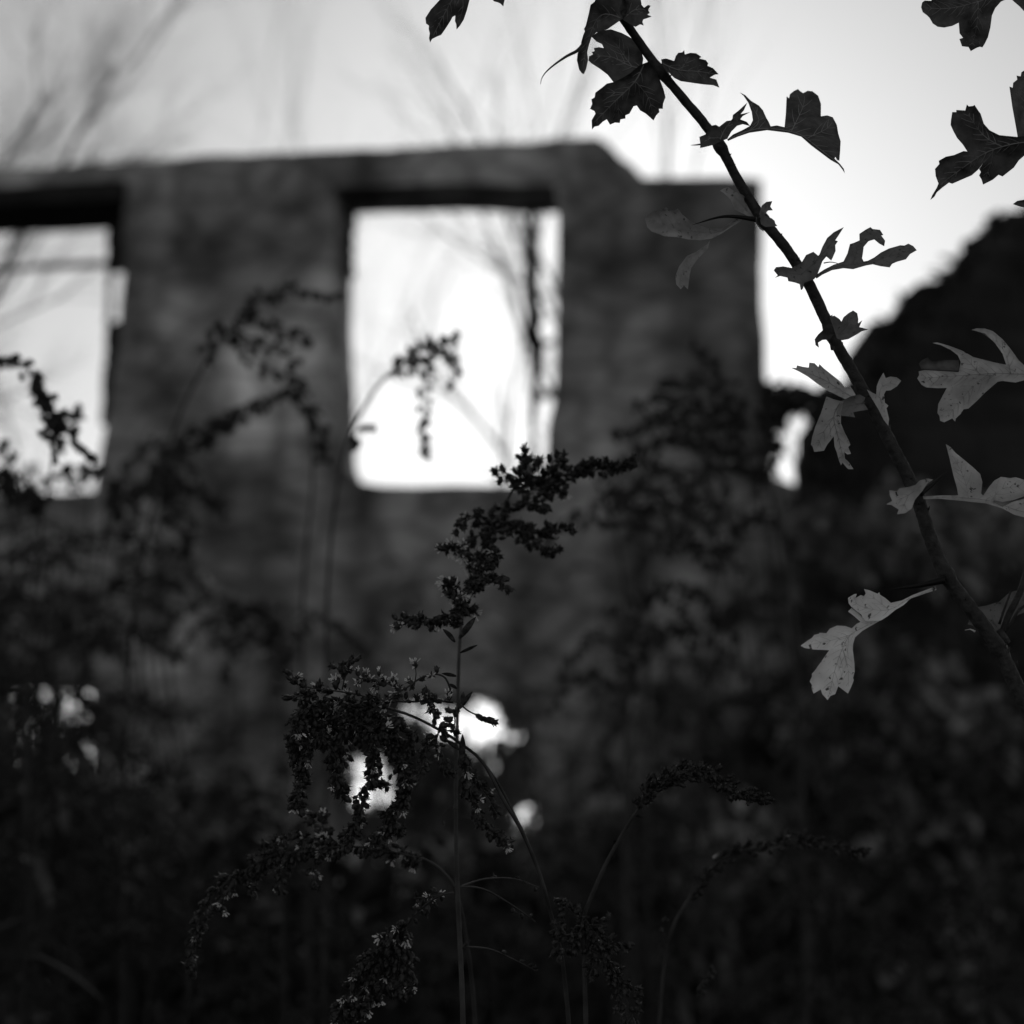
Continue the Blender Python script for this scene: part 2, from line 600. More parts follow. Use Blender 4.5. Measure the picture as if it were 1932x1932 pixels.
def leaf(parent, outline, mk, d=0.80, tx=0.0, ty=0.0, fold=0.0, ribs=(), grid=9.0, wob=11.0, lab=None, seed=0, vein=None, rib_r=0.9):
    rib_r = 1.5 if mk == 'leaf_dark' else rib_r
    vein = vein or {'leaf_dark': 'vein_dark', 'leaf_mid': 'vein_mid', 'leaf_thin': 'vein_grey', 'leaf_grey': 'vein_grey', 'leaf_pale': 'vein_pale'}[mk]
    cx = sum(p[0] for p in outline) / len(outline)
    cy = sum(p[1] for p in outline) / len(outline)
    mid = ribs[0] if ribs else None

    def dep(x, y):
        o = tx * (x - cx) + ty * (y - cy)
        if mid:
            best = 1e9
            for a, b in zip(mid, mid[1:]):
                ax, ay = b[0] - a[0], b[1] - a[1]
                L = ax * ax + ay * ay or 1
                t = max(0, min(1, ((x - a[0]) * ax + (y - a[1]) * ay) / L))
                best = min(best, math.hypot(x - a[0] - ax * t, y - a[1] - ay * t))
            o += fold * best
        else:
            o += fold * math.hypot(x - cx, y - cy)
        o *= 2.6
        o += wob * noise.noise(Vector((x / 28.0, y / 28.0, seed * 3.7)))
        return d + o * d / FPX

    ol = []
    n = len(outline)
    for i in range(n):
        a, b = outline[i], outline[(i + 1) % n]
        L = math.dist(a, b)
        k = max(1, int(L / 7))
        for j in range(k):
            ol.append((a[0] + (b[0] - a[0]) * j / k, a[1] + (b[1] - a[1]) * j / k))
    pts = [Vector(p) for p in ol]
    edges = [(i, (i + 1) % len(ol)) for i in range(len(ol))]
    xs = [p[0] for p in ol]
    ys = [p[1] for p in ol]
    x = min(xs)
    while x < max(xs):
        y = min(ys)
        while y < max(ys):
            q = (x + R.uniform(-2, 2), y + R.uniform(-2, 2))
            if inside(q, ol):
                pts.append(Vector(q))
            y += grid
        x += grid
    V, E, F, a_, b_, c_ = delaunay_2d_cdt(pts, edges, [], 0, 1e-4)
    keep = []
    for f in F:
        c = (sum(V[i].x for i in f) / len(f), sum(V[i].y for i in f) / len(f))
        if inside(c, ol):
            keep.append(list(f))
    mb = MB()
    mb.add([at(v.x, v.y, dep(v.x, v.y) - (5.0 * d / FPX if i < len(ol) else 0)) for i, v in enumerate(V)], keep, 0, True)
    for k, rb in enumerate(ribs):
        sp = smooth_path(rb, 6)
        nn = len(sp)
        r0 = (rib_r if k == 0 else rib_r * 0.6) * d / FPX
        mb.tube([at(p[0], p[1], dep(p[0], p[1])) for p in sp], [r0 * (1 - 0.7 * i / max(1, nn - 1)) for i in range(nn)], 5, 1)
    for rb in ribs:                                     # side veins running from each rib towards the teeth
        sp = smooth_path(rb, 13)
        for i in range(1, len(sp) - 1):
            tx_, ty_ = sp[i + 1][0] - sp[i - 1][0], sp[i + 1][1] - sp[i - 1][1]
            ll = math.hypot(tx_, ty_) or 1
            for sg in (-1, 1):
                q = [sp[i]]
                a_ = math.atan2(ty_, tx_) + sg * R.uniform(.65, .9)
                ln_ = R.uniform(18, 34)
                for k in range(1, 6):
                    a_ -= sg * 0.06
                    e = (q[-1][0] + math.cos(a_) * ln_ / 5, q[-1][1] + math.sin(a_) * ln_ / 5)
                    if not inside(e, ol):
                        break
                    q.append(e)
                if len(q) > 2:
                    mb.tube([at(p[0], p[1], dep(p[0], p[1])) for p in q], [rib_r * (0.55 - 0.07 * k) * d / FPX for k in range(len(q))], 4, 1)
    o = mb.build('leaf', [M[mk], M[vein]], parent)
    if lab:
        o['label'] = lab
    return o


def px_tube(mb, pts, r0, r1, d0, d1=None, sides=8, mi=0, step=14, jitter=0.0):
    d1 = d0 if d1 is None else d1
    sp = smooth_path(pts, step)
    n = len(sp)
    W, RR = [], []
    for i, p in enumerate(sp):
        t = i / max(1, n - 1)
        d = d0 + (d1 - d0) * t
        W.append(at(p[0], p[1], d))
        RR.append((r0 + (r1 - r0) * t) * d / FPX)
    mb.tube(W, RR, sides, mi, jitter)


HB = Vector((0.62, 0.86, 0.0))
haw = thing('hawthorn_branch', 'thorny hawthorn branch with lobed leaves slanting down across the right side', 'branch', HB)
mb = MB()
stem_px = [(1172, 30), (1184, 48), (1215, 92), (1246, 135), (1277, 172), (1330, 235), (1362, 282), (1395, 345), (1440, 415), (1480, 465), (1520, 525), (1552, 590), (1578, 648),
           (1612, 708), (1645, 768), (1685, 845), (1728, 932), (1752, 1005), (1784, 1082), (1836, 1155), (1885, 1226), (1936, 1335), (2000, 1480), (2100, 1760)]
sp = smooth_path(stem_px, 9)
W, RR = [], []
nodes = [(1246, 135), (1362, 275), (1440, 415), (1520, 515), (1565, 630), (1640, 762), (1728, 930), (1784, 1085), (1890, 1220)]
for i, p in enumerate(sp):
    t = i / (len(sp) - 1)
    r = 8.0 + 9.0 * t
    for nx, ny in nodes:
        r += 4.0 * math.exp(-((p[0] - nx) ** 2 + (p[1] - ny) ** 2) / 160.0)
    W.append(at(p[0], p[1], 0.80 + 0.012 * math.sin(t * 5)))
    RR.append(r * 0.8 / FPX)
W += [Vector((0.42, 0.83, 0.45)), Vector((0.56, 0.85, 0.2)), Vector((0.62, 0.86, -0.05))]
RR += [RR[-1] * 1.1, RR[-1] * 1.3, RR[-1] * 1.6]
mb.tube(W, RR, 12, 0, 0.07)
for k in range(60):
    i = R.randrange(4, len(W) - 8)
    q = rdir()
    b = W[i] + q * RR[i] * 0.85
    mb.tube([b, b + q * RR[i] * R.uniform(.2, .45), b + q * RR[i] * R.uniform(.5, .75) + Vector((0, 0, RR[i] * .3))], [RR[i] * R.uniform(.15, .3), RR[i] * .16, RR[i] * .03], 6)
mb.build('stem', M['bark'], haw)
# side shoot just outside the frame, carrying the leaves that reach in from the right
mb = MB()
twig_px = Z(ZD, [(1750, 640), (1795, 615), (1840, 500), (1900, 380), (1945, 250), (1990, 60)]) + [(2000, 940), (1985, 840), (2000, 715), (1992, 560), (2003, 400), (1990, 265), (1985, 120), (1968, 20), (1950, -60)]
px_tube(mb, twig_px, 6.5, 4.0, 0.805, 0.80, 8, jitter=0.05)
px_tube(mb, Z(ZD, [(1800, 620), (1850, 560), (1900, 470), (1975, 420)]), 3.2, 2.4, 0.80, 0.80, 7)
px_tube(mb, Z(ZD, [(1780, 560), (1810, 470), (1850, 360)]), 2.6, 2.0, 0.80, 0.80, 7)
px_tube(mb, [(1895, 1215), (1888, 1200), (1884, 1190)], 13, 9, 0.80, 0.80, 8)
mb.build('side_shoot', M['bark'], haw)
mb = MB()
px_tube(mb, [(1172, 34), (1150, 0), (1100, -60), (1000, -90), (900, -80), (868, -30)], 6, 3.0, 0.80, 0.79, 8, jitter=0.05)
mb.build('side_shoot', M['bark'], haw)
# thorns
for base, tip, r, org, bend in (((282, 1352), (-112, 1386), 17, ZB, -36), ((1292, 1300), (1456, 1166), 24, ZC, 6), ((1445, 286), (1108, 344), 26, ZD, 8)):
    mb = MB()
    b, e = Z(org, [base, tip])
    m_ = ((b[0] + e[0]) / 2, (b[1] + e[1]) / 2 + bend * ZS)
    px_tube(mb, [b, m_, e], r * ZS, 0.25, 0.795, 0.80, 8, step=6)
    mb.build('thorn', M['thorn'], haw)

LF = []


def L(org, pts, mk, ribs=(), **kw):
    kw.setdefault('seed', len(LF))
    rr = [Z(org, r) for r in ribs]
    LF.append(leaf(haw, Z(org, pts), mk, ribs=rr, **kw))


# top of the picture
L(ZA, [(330, -170), (250, -120), (195, 0), (140, 60), (108, 110), (112, 145), (130, 158), (128, 180), (135, 205), (130, 235), (137, 262), (150, 240), (180, 225), (205, 215), (230, 180), (262, 130), (275, 105),
       (292, 95), (290, 130), (298, 150), (300, 182), (320, 160), (345, 120), (365, 60), (380, 0), (400, -80), (440, -160), (500, -270), (480, -280)], 'leaf_dark',
  [[(480, -270), (340, -100), (260, 20), (140, 250)], [(320, -80), (340, 40), (300, 170)]], tx=0.25, ty=0.2, d=0.79)
L(ZA, [(505, -30), (520, -5), (530, 8), (555, 15), (570, 22), (588, 40), (593, 12), (605, -30), (620, -100), (560, -140), (510, -90)], 'leaf_dark', d=0.80)
L(ZA, [(1150, 10), (1125, 30), (1115, 80), (1105, 120), (1095, 160), (1084, 178), (1090, 192), (1080, 215), (1070, 250), (1060, 300), (1045, 330), (1041, 370), (1055, 430), (1072, 452), (1085, 456), (1100, 420), (1110, 370),
       (1105, 320), (1115, 280), (1130, 232), (1160, 200), (1230, 180), (1330, 110), (1370, 40), (1345, -60), (1250, -130), (1180, -60)], 'leaf_dark',
  [[(1340, 120), (1200, 90), (1120, 220), (1075, 430)]], tx=-0.35, ty=0.2, d=0.805)
L(ZA, [(1300, 60), (1330, -20), (1400, -90), (1432, -20), (1440, 30), (1455, 47), (1480, 30), (1496, 36), (1480, 60), (1490, 80), (1475, 90), (1502, 101), (1480, 110), (1450, 120), (1445, 135), (1453, 157), (1430, 150),
       (1402, 166), (1370, 150), (1330, 125)], 'leaf_dark', [[(1330, 110), (1400, 60), (1490, 60)]], d=0.79, tx=0.3)
L(ZA, [(1318, 203), (1250, 180), (1180, 190), (1130, 225), (1160, 255), (1195, 272), (1207, 297), (1180, 290), (1145, 295), (1150, 315), (1132, 320), (1140, 335), (1116, 347), (1112, 372), (1130, 390), (1180, 422),
       (1230, 460), (1268, 508), (1330, 500), (1400, 480), (1440, 440), (1450, 360), (1430, 280), (1400, 250), (1360, 225)], 'leaf_dark',
  [[(1480, 420), (1380, 410), (1250, 350), (1130, 350)], [(1380, 410), (1280, 270)]], d=0.798, tx=0.2, ty=-0.2, fold=0.12)
L(ZA, [(1268, 505), (1225, 515), (1195, 540), (1155, 570), (1150, 600), (1130, 612), (1135, 640), (1122, 670), (1150, 685), (1155, 700), (1132, 740), (1134, 798), (1150, 780), (1175, 775), (1200, 750), (1225, 735),
       (1245, 768), (1275, 755), (1305, 757), (1310, 735), (1340, 730), (1340, 710), (1365, 700), (1390, 655), (1410, 650), (1430, 680), (1465, 700), (1513, 742), (1530, 710), (1550, 690), (1545, 670), (1570, 670),
       (1572, 640), (1587, 598), (1575, 550), (1552, 490), (1520, 420), (1480, 380), (1430, 400), (1370, 450), (1320, 480)], 'leaf_dark',
  [[(1450, 400), (1400, 500), (1280, 620), (1140, 760)], [(1400, 500), (1480, 600), (1512, 725)], [(1330, 570), (1220, 570)], [(1290, 615), (1300, 720)]], d=0.795, tx=0.15, ty=0.25, fold=0.1)
L(ZA, [(1560, 365), (1590, 360), (1640, 375), (1650, 345), (1665, 325), (1690, 322), (1702, 308), (1706, 335), (1740, 325), (1775, 328), (1808, 350), (1795, 360), (1835, 370), (1850, 390), (1845, 405), (1880, 420),
       (1914, 457), (1890, 460), (1860, 478), (1900, 490), (1919, 540), (1880, 525), (1820, 520), (1750, 510), (1680, 500), (1640, 480), (1600, 440), (1565, 400)], 'leaf_dark',
  [[(1565, 390), (1660, 430), (1780, 440), (1900, 456)], [(1680, 432), (1730, 350)]], d=0.803, tx=0.3, ty=0.1)
# thin dry tail hanging left of the top cluster
mb = MB()
px_tube(mb, Z(ZA, [(1075, 280), (1040, 315), (980, 345), (900, 400), (845, 450), (822, 490), (817, 518)]), 3.6, 0.5, 0.803, 0.79, 6, step=6)
mb.build('leaf_stalk', M['leaf_dark'], haw)
# arching leaf at the second node
L(ZB, [(105, 858), (140, 828), (200, 800), (245, 775), (262, 740), (255, 690), (235, 635), (205, 590), (180, 568), (215, 585), (250, 620), (300, 650), (325, 680), (345, 725), (360, 750), (372, 778), (410, 772), (457, 783),
       (465, 700), (470, 593), (485, 605), (490, 580), (515, 560), (540, 548), (555, 562), (572, 573), (600, 558), (630, 562), (665, 590), (682, 640), (681, 716), (720, 710), (755, 722), (780, 770), (788, 820), (803, 870),
       (800, 930), (795, 990), (780, 985), (770, 965), (766, 977), (800, 1010), (823, 1040), (829, 1068), (812, 1042), (788, 1012), (740, 985), (680, 940), (620, 895), (560, 842), (480, 818), (350, 802), (240, 818), (170, 842), (110, 868)],
  'leaf_dark', [[(108, 862), (240, 806), (350, 792), (480, 808), (570, 838), (690, 930), (790, 1005)], [(500, 808), (570, 660), (580, 580)], [(600, 850), (720, 790), (760, 735)], [(250, 800), (300, 740), (230, 620)]],
  ty=-0.4, fold=0.35, d=0.80, grid=7)
L(ZB, [(-67, 843), (-30, 828), (0, 775), (35, 768), (55, 780), (100, 745), (135, 740), (139, 708), (175, 680), (229, 630), (207, 680), (187, 703), (246, 690), (200, 715), (185, 735), (225, 750), (247, 777), (200, 765), (165, 775), (130, 810),
       (105, 855), (60, 872), (20, 892), (-30, 905), (-62, 912), (-62, 884)], 'leaf_dark', [[(60, 860), (100, 780), (220, 640)], [(60, 850), (0, 850), (-60, 850)]], d=0.79, tx=0.2)
mb = MB()
px_tube(mb, Z(ZB, [(-55, 888), (-85, 892), (-120, 894)]), 1.8, 0.4, 0.79, 0.79, 5, step=5)
mb.build('leaf_stalk', M['leaf_dark'], haw)
# leaves reaching in from the right edge
L(ZB, [(1298, 45), (1305, 15), (1320, 3), (1360, 5), (1380, -30), (1500, -70), (1700, -70), (1860, -50), (1960, -10), (1930, 30), (1840, -12), (1790, 10), (1755, 50), (1735, 95), (1725, 170), (1710, 230), (1690, 270), (1676, 292), (1660, 288),
       (1640, 295), (1604, 315), (1590, 290), (1550, 285), (1534, 240), (1556, 233), (1535, 205), (1530, 140), (1490, 160), (1440, 170), (1400, 165), (1370, 145), (1350, 110), (1335, 95), (1308, 75)], 'leaf_dark',
  [[(1930, -10), (1800, -40), (1650, 10), (1480, 50), (1320, 50)], [(1650, 10), (1640, 160), (1606, 300)]], d=0.80, tx=0.2, ty=0.15)
L(ZB, [(1830, -30), (1870, 10), (1905, 40), (1935, 72), (2000, 90), (2050, 30), (1990, -60)], 'leaf_dark', d=0.795)
L(ZB, [(1480, 770), (1482, 740), (1490, 690), (1515, 690), (1515, 677), (1570, 680), (1580, 643), (1592, 655), (1618, 652), (1628, 646), (1650, 680), (1665, 700), (1685, 762), (1720, 802), (1780, 832), (1840, 838), (1893, 843), (1935, 838), (2010, 850),
       (2020, 890), (1970, 925), (1932, 960), (1900, 988), (1870, 1032), (1800, 1087), (1775, 1077), (1740, 1107), (1680, 1137), (1670, 1105), (1655, 1080), (1666, 1060), (1655, 1040), (1682, 1003), (1650, 1045), (1610, 1080), (1540, 1110), (1490, 1132), (1470, 1125),
       (1430, 1155), (1395, 1185), (1380, 1212), (1354, 1232), (1368, 1200), (1395, 1155), (1405, 1130), (1388, 1085), (1384, 1040), (1410, 1010), (1407, 990), (1450, 965), (1500, 955), (1560, 930), (1583, 933), (1555, 890), (1520, 850), (1498, 810)], 'leaf_dark',
  [[(2000, 870), (1850, 890), (1700, 940), (1560, 1030), (1400, 1150)], [(1790, 900), (1680, 830), (1580, 690)], [(1740, 925), (1730, 1000), (1690, 1110)]], d=0.80, tx=-0.2, ty=0.2, fold=0.1)
L(ZB, [(1893, 845), (1880, 770), (1860, 660), (1842, 533), (1862, 540), (1865, 510), (1890, 490), (1886, 465), (1911, 470), (1916, 445), (1945, 425), (2030, 400), (2090, 560), (2060, 760), (2010, 850)], 'leaf_dark', [[(2010, 850), (1960, 650), (1950, 450)]], d=0.805, tx=0.3)
L(ZB, [(1863, 1257), (1890, 1237), (1932, 1230), (1990, 1235), (2030, 1255), (1990, 1290), (1932, 1278), (1900, 1270)], 'leaf_dark', d=0.80)
# small tufts at the nodes
L(ZB, [(300, 1320), (318, 1265), (345, 1243), (382, 1238), (370, 1272), (386, 1295), (355, 1297), (332, 1325), (380, 1345), (397, 1360), (400, 1375), (414, 1392), (380, 1395), (340, 1398), (312, 1380)], 'leaf_mid', [[(300, 1340), (340, 1280), (378, 1245)], [(310, 1345), (400, 1385)]], d=0.79)
L(ZB, [(60, 1175), (85, 1158), (110, 1150), (150, 1180), (200, 1200), (240, 1240), (255, 1300), (280, 1340), (322, 1390), (330, 1427), (305, 1410), (270, 1350), (190, 1310), (150, 1290), (125, 1230), (85, 1190)], 'leaf_thin', [[(300, 1370), (220, 1290), (130, 1190), (70, 1175)]], d=0.81, tx=0.3)
L(ZA, [(1460, 1350), (1470, 1325), (1490, 1316), (1515, 1300), (1530, 1304), (1560, 1290), (1566, 1297), (1590, 1275), (1617, 1297), (1640, 1296), (1662, 1284), (1690, 1320), (1740, 1360), (1800, 1390), (1860, 1410), (1930, 1405), (1985, 1370), (2040, 1340),
       (2060, 1355), (1990, 1400), (1930, 1440), (1870, 1470), (1800, 1480), (1730, 1475), (1660, 1460), (1580, 1455), (1500, 1425), (1475, 1400)], 'leaf_thin', [[(2030, 1350), (1920, 1425), (1800, 1430), (1640, 1400), (1480, 1350)]], d=0.82, ty=0.3, tx=-0.2,
  lab='thin pale leaf seen against the wall, under the longest thorn')
L(ZA, [(1860, 1480), (1840, 1512), (1780, 1550), (1720, 1575), (1670, 1640), (1648, 1700), (1652, 1750), (1680, 1782), (1700, 1760), (1725, 1782), (1735, 1700), (1745, 1650), (1790, 1590), (1850, 1530)], 'leaf_thin', [[(1850, 1500), (1720, 1610), (1670, 1760)]], d=0.825, tx=0.5,
  lab='curled withered leaf tip hanging against the wall')
L(ZB, [(390, 1665), (405, 1645), (450, 1640), (500, 1650), (560, 1620), (590, 1570), (635, 1550), (665, 1575), (673, 1565), (690, 1520), (720, 1465), (760, 1430), (823, 1398), (790, 1450), (770, 1480), (786, 1485), (770, 1510), (772, 1545),
       (755, 1585), (745, 1605), (715, 1580), (690, 1610), (680, 1640), (660, 1690), (640, 1720), (580, 1740), (570, 1780), (558, 1788), (550, 1750), (520, 1740), (480, 1732), (475, 1710), (430, 1700), (398, 1711), (415, 1695)], 'leaf_mid',
  [[(560, 1690), (640, 1620), (720, 1530), (810, 1412)], [(560, 1690), (480, 1680), (400, 1665)]], d=0.788, tx=0.2)
L(ZB, [(640, 1700), (700, 1660), (760, 1630), (820, 1610), (845, 1560), (860, 1503), (885, 1495), (919, 1480), (918, 1440), (955, 1415), (986, 1398), (1000, 1410), (1045, 1415), (1066, 1447), (1053, 1450), (1077, 1482), (1071, 1517), (1040, 1500),
       (1010, 1475), (975, 1485), (945, 1520), (940, 1560), (935, 1590), (945, 1610), (970, 1606), (1010, 1585), (1050, 1555), (1100, 1530), (1170, 1510), (1195, 1512), (1220, 1500), (1250, 1515), (1272, 1541), (1230, 1565), (1205, 1597), (1150, 1612),
       (1120, 1625), (1105, 1647), (1050, 1640), (1000, 1628), (960, 1635), (880, 1658), (820, 1652), (750, 1664), (690, 1692), (655, 1716)], 'leaf_mid',
  [[(645, 1705), (760, 1645), (860, 1630), (960, 1618), (1100, 1580), (1260, 1540)], [(880, 1625), (920, 1500), (980, 1440), (1060, 1450)]], d=0.80, ty=-0.3, grid=6)
mb = MB()
px_tube(mb, Z(ZB, [(700, 1620), (735, 1614), (770, 1618), (805, 1630)]), 1.3, 0.5, 0.795, 0.80, 5, step=5)
mb.build('leaf_stalk', M['leaf_mid'], haw)
L(ZC, [(735, 210), (765, 205), (795, 225), (808, 242), (820, 215), (850, 190), (880, 173), (905, 190), (912, 225), (910, 252), (936, 233), (918, 275), (972, 290), (930, 303), (908, 318), (850, 350), (810, 357), (780, 345), (765, 300)], 'leaf_mid',
  [[(780, 330), (840, 270), (880, 190)], [(800, 320), (960, 290)]], d=0.785, tx=0.2)
L(ZC, [(735, 280), (700, 288), (665, 320), (643, 350), (648, 387), (670, 403), (664, 372), (690, 355), (735, 352), (760, 320)], 'leaf_dark', d=0.79)
L(ZC, [(736, 385), (742, 418), (760, 420), (770, 395)], 'leaf_dark', d=0.79)
L(ZC, [(495, 525), (530, 528), (534, 511), (570, 520), (606, 525), (610, 494), (642, 498), (666, 522), (672, 503), (700, 530), (750, 570), (800, 610), (830, 650), (862, 640), (880, 665), (900, 700), (880, 740), (840, 724), (790, 700), (730, 670), (660, 625), (600, 580), (548, 550)],
  'leaf_grey', [[(880, 710), (780, 650), (680, 590), (505, 527)], [(740, 625), (700, 560), (640, 505)]], d=0.79, tx=-0.2, ty=0.1, fold=0.15)
L(ZC, [(770, 745), (830, 720), (870, 700), (920, 690), (955, 710), (945, 740), (972, 785), (930, 790), (880, 800), (892, 832), (850, 825), (808, 822), (785, 800)], 'leaf_mid', [[(950, 740), (860, 760), (790, 780)]], d=0.784)
L(ZC, [(715, 703), (760, 720), (820, 735), (805, 800), (805, 870), (830, 930), (852, 970), (863, 1000), (850, 1015), (866, 1055), (845, 1060), (825, 1045), (830, 1085), (855, 1110), (882, 1150), (850, 1150), (830, 1130), (815, 1110), (805, 1127), (790, 1090), (780, 1050),
       (765, 1010), (760, 948), (750, 962), (720, 1000), (700, 1037), (660, 1042), (640, 1044), (630, 1010), (620, 1000), (628, 950), (650, 880), (680, 810), (700, 750)], 'leaf_grey',
  [[(800, 740), (760, 830), (790, 960), (815, 1060), (860, 1140)], [(760, 830), (700, 920), (650, 1030)]], d=0.792, tx=0.1, ty=0.35, fold=0.15, lab='grey fan shaped leaf with three hanging lobes')
L(ZC, [(965, 660), (1000, 680), (1022, 690), (1025, 640), (1040, 600), (1066, 556), (1081, 590), (1110, 580), (1150, 585), (1176, 607), (1150, 640), (1110, 665), (1082, 667), (1070, 690), (1075, 740), (1097, 760), (1085, 775), (1101, 840), (1096, 882), (1070, 850), (1040, 790), (1010, 740), (985, 700)],
  'leaf_grey', [[(990, 690), (1045, 710), (1090, 860)], [(1040, 700), (1060, 640), (1150, 605)]], d=0.79, tx=0.3)
L(ZC, [(1368, 373), (1400, 370), (1470, 390), (1550, 420), (1620, 460), (1700, 480), (1760, 495), (1822, 507), (1800, 440), (1750, 370), (1690, 315), (1608, 292), (1640, 283), (1690, 284), (1740, 300), (1800, 350), (1850, 410), (1900, 480), (1960, 535), (2100, 545), (2100, 592), (1932, 603),
       (1880, 617), (1800, 607), (1770, 612), (1700, 672), (1640, 732), (1590, 777), (1560, 782), (1540, 812), (1512, 838), (1508, 857), (1490, 838), (1440, 862), (1415, 852), (1412, 825), (1399, 805), (1404, 750), (1430, 700), (1457, 650), (1400, 652), (1330, 647), (1300, 630), (1275, 592), (1286, 570), (1283, 548),
       (1320, 540), (1530, 552), (1542, 490), (1525, 450), (1480, 415), (1420, 387)], 'leaf_grey',
  [[(2090, 565), (1900, 565), (1760, 560), (1600, 570), (1300, 590)], [(1760, 560), (1620, 640), (1450, 840)], [(1850, 560), (1800, 410), (1640, 290)], [(1660, 565), (1540, 440), (1390, 375)]], d=0.80, tx=-0.1, ty=0.3, fold=0.12, grid=7,
  lab='large pale spotted leaf reaching in from the right edge')
L(ZC, [(1285, 500), (1300, 480), (1340, 462), (1365, 488), (1440, 478), (1530, 478), (1536, 545), (1420, 540), (1300, 535)], 'leaf_dark', d=0.803, lab='blackened torn lobe of the large pale leaf')
L(ZC, [(1083, 1367), (1120, 1345), (1105, 1310), (1103, 1280), (1150, 1285), (1165, 1268), (1220, 1260), (1262, 1248), (1290, 1220), (1340, 1208), (1372, 1215), (1335, 1240), (1310, 1280), (1260, 1340), (1242, 1392), (1200, 1422), (1150, 1428), (1160, 1400), (1130, 1380), (1115, 1370)], 'leaf_grey',
  [[(1300, 1250), (1220, 1310), (1100, 1365)], [(1220, 1310), (1170, 1420)]], d=0.785)
L(ZC, [(1310, 1318), (1420, 1312), (1500, 1312), (1526, 1310), (1520, 1270), (1495, 1180), (1470, 1070), (1450, 995), (1480, 1015), (1510, 1050), (1560, 1090), (1620, 1140), (1662, 1180), (1676, 1230), (1668, 1300), (1682, 1312), (1720, 1255), (1750, 1220), (1790, 1198), (1850, 1205), (1880, 1200),
       (1932, 1215), (2040, 1240), (2060, 1300), (1990, 1315), (1932, 1318), (1870, 1340), (1800, 1352), (1750, 1342), (1742, 1352), (1800, 1382), (1860, 1352), (1932, 1332), (2040, 1345), (2060, 1420), (1990, 1455), (1932, 1447), (1870, 1430), (1800, 1392), (1700, 1362), (1560, 1347), (1400, 1332), (1315, 1336)], 'leaf_grey',
  [[(1312, 1327), (1440, 1322), (1600, 1330), (1740, 1350), (1880, 1400), (2040, 1440)], [(1590, 1328), (1560, 1200), (1462, 1010)], [(1730, 1345), (1800, 1270), (1932, 1260)]], d=0.80, ty=-0.3, fold=0.15, grid=7,
  lab='long stalked pale leaf with dark blotches at the right edge')
L(ZD, [(1390, 325), (1330, 348), (1250, 378), (1180, 413), (1112, 428), (1080, 400), (1045, 378), (1041, 362), (1030, 372), (980, 350), (947, 343), (957, 370), (947, 387), (928, 380), (894, 398), (902, 372), (885, 375), (848, 398), (852, 430), (870, 455), (930, 500), (950, 545), (1000, 542), (1050, 537), (1090, 512), (1140, 472), (1190, 442), (1235, 402), (1320, 372), (1392, 348)],
  'leaf_pale', [[(1385, 336), (1220, 405), (1100, 470), (960, 460), (860, 410)], [(1100, 470), (1010, 400), (955, 360)]], d=0.80, tx=0.2, ty=0.2, fold=0.1, grid=7, vein='vein_pale', lab='pale spotted leaf with a nibbled end, below the lowest thorn')
L(ZD, [(1050, 535), (1000, 540), (962, 545), (940, 520), (905, 485), (870, 459), (848, 482), (880, 505), (925, 545), (900, 558), (872, 584), (830, 570), (780, 568), (735, 588), (715, 615), (670, 612), (672, 618), (640, 625), (625, 645), (600, 660), (556, 692), (580, 706), (640, 716), (732, 720), (690, 780), (640, 850), (625, 865), (626, 882), (612, 912), (626, 935), (622, 950), (636, 987), (680, 962), (690, 992),
       (712, 1015), (722, 1028), (740, 1002), (770, 990), (788, 942), (815, 962), (848, 987), (868, 945), (884, 905), (880, 890), (890, 850), (888, 800), (878, 720), (880, 680), (892, 640), (935, 602), (985, 572)], 'leaf_pale',
  [[(1020, 540), (930, 585), (850, 640), (780, 800), (730, 1000)], [(880, 620), (740, 660), (575, 692)], [(820, 720), (850, 850), (848, 970)]], d=0.795, tx=0.15, ty=0.2, fold=0.1, grid=7, vein='vein_pale', lab='brightest pale leaf, its three lobed blade hanging with dark specks')
L(ZD, [(1585, 560), (1605, 480), (1640, 455), (1700, 445), (1780, 420), (1830, 375), (1870, 355), (1940, 345), (2010, 350), (2030, 430), (1960, 480), (1900, 500), (1820, 560), (1750, 610), (1690, 590)], 'leaf_mid', [[(1780, 590), (1700, 520), (1610, 520)], [(1790, 580), (1850, 470), (2000, 370)]], d=0.812)
mb = MB()
px_tube(mb, Z(ZD, [(1630, 605), (1600, 590), (1568, 596)]), 2.2, 0.5, 0.79, 0.79, 6, step=5)
mb.build('leaf_stalk', M['leaf_pale'], haw)


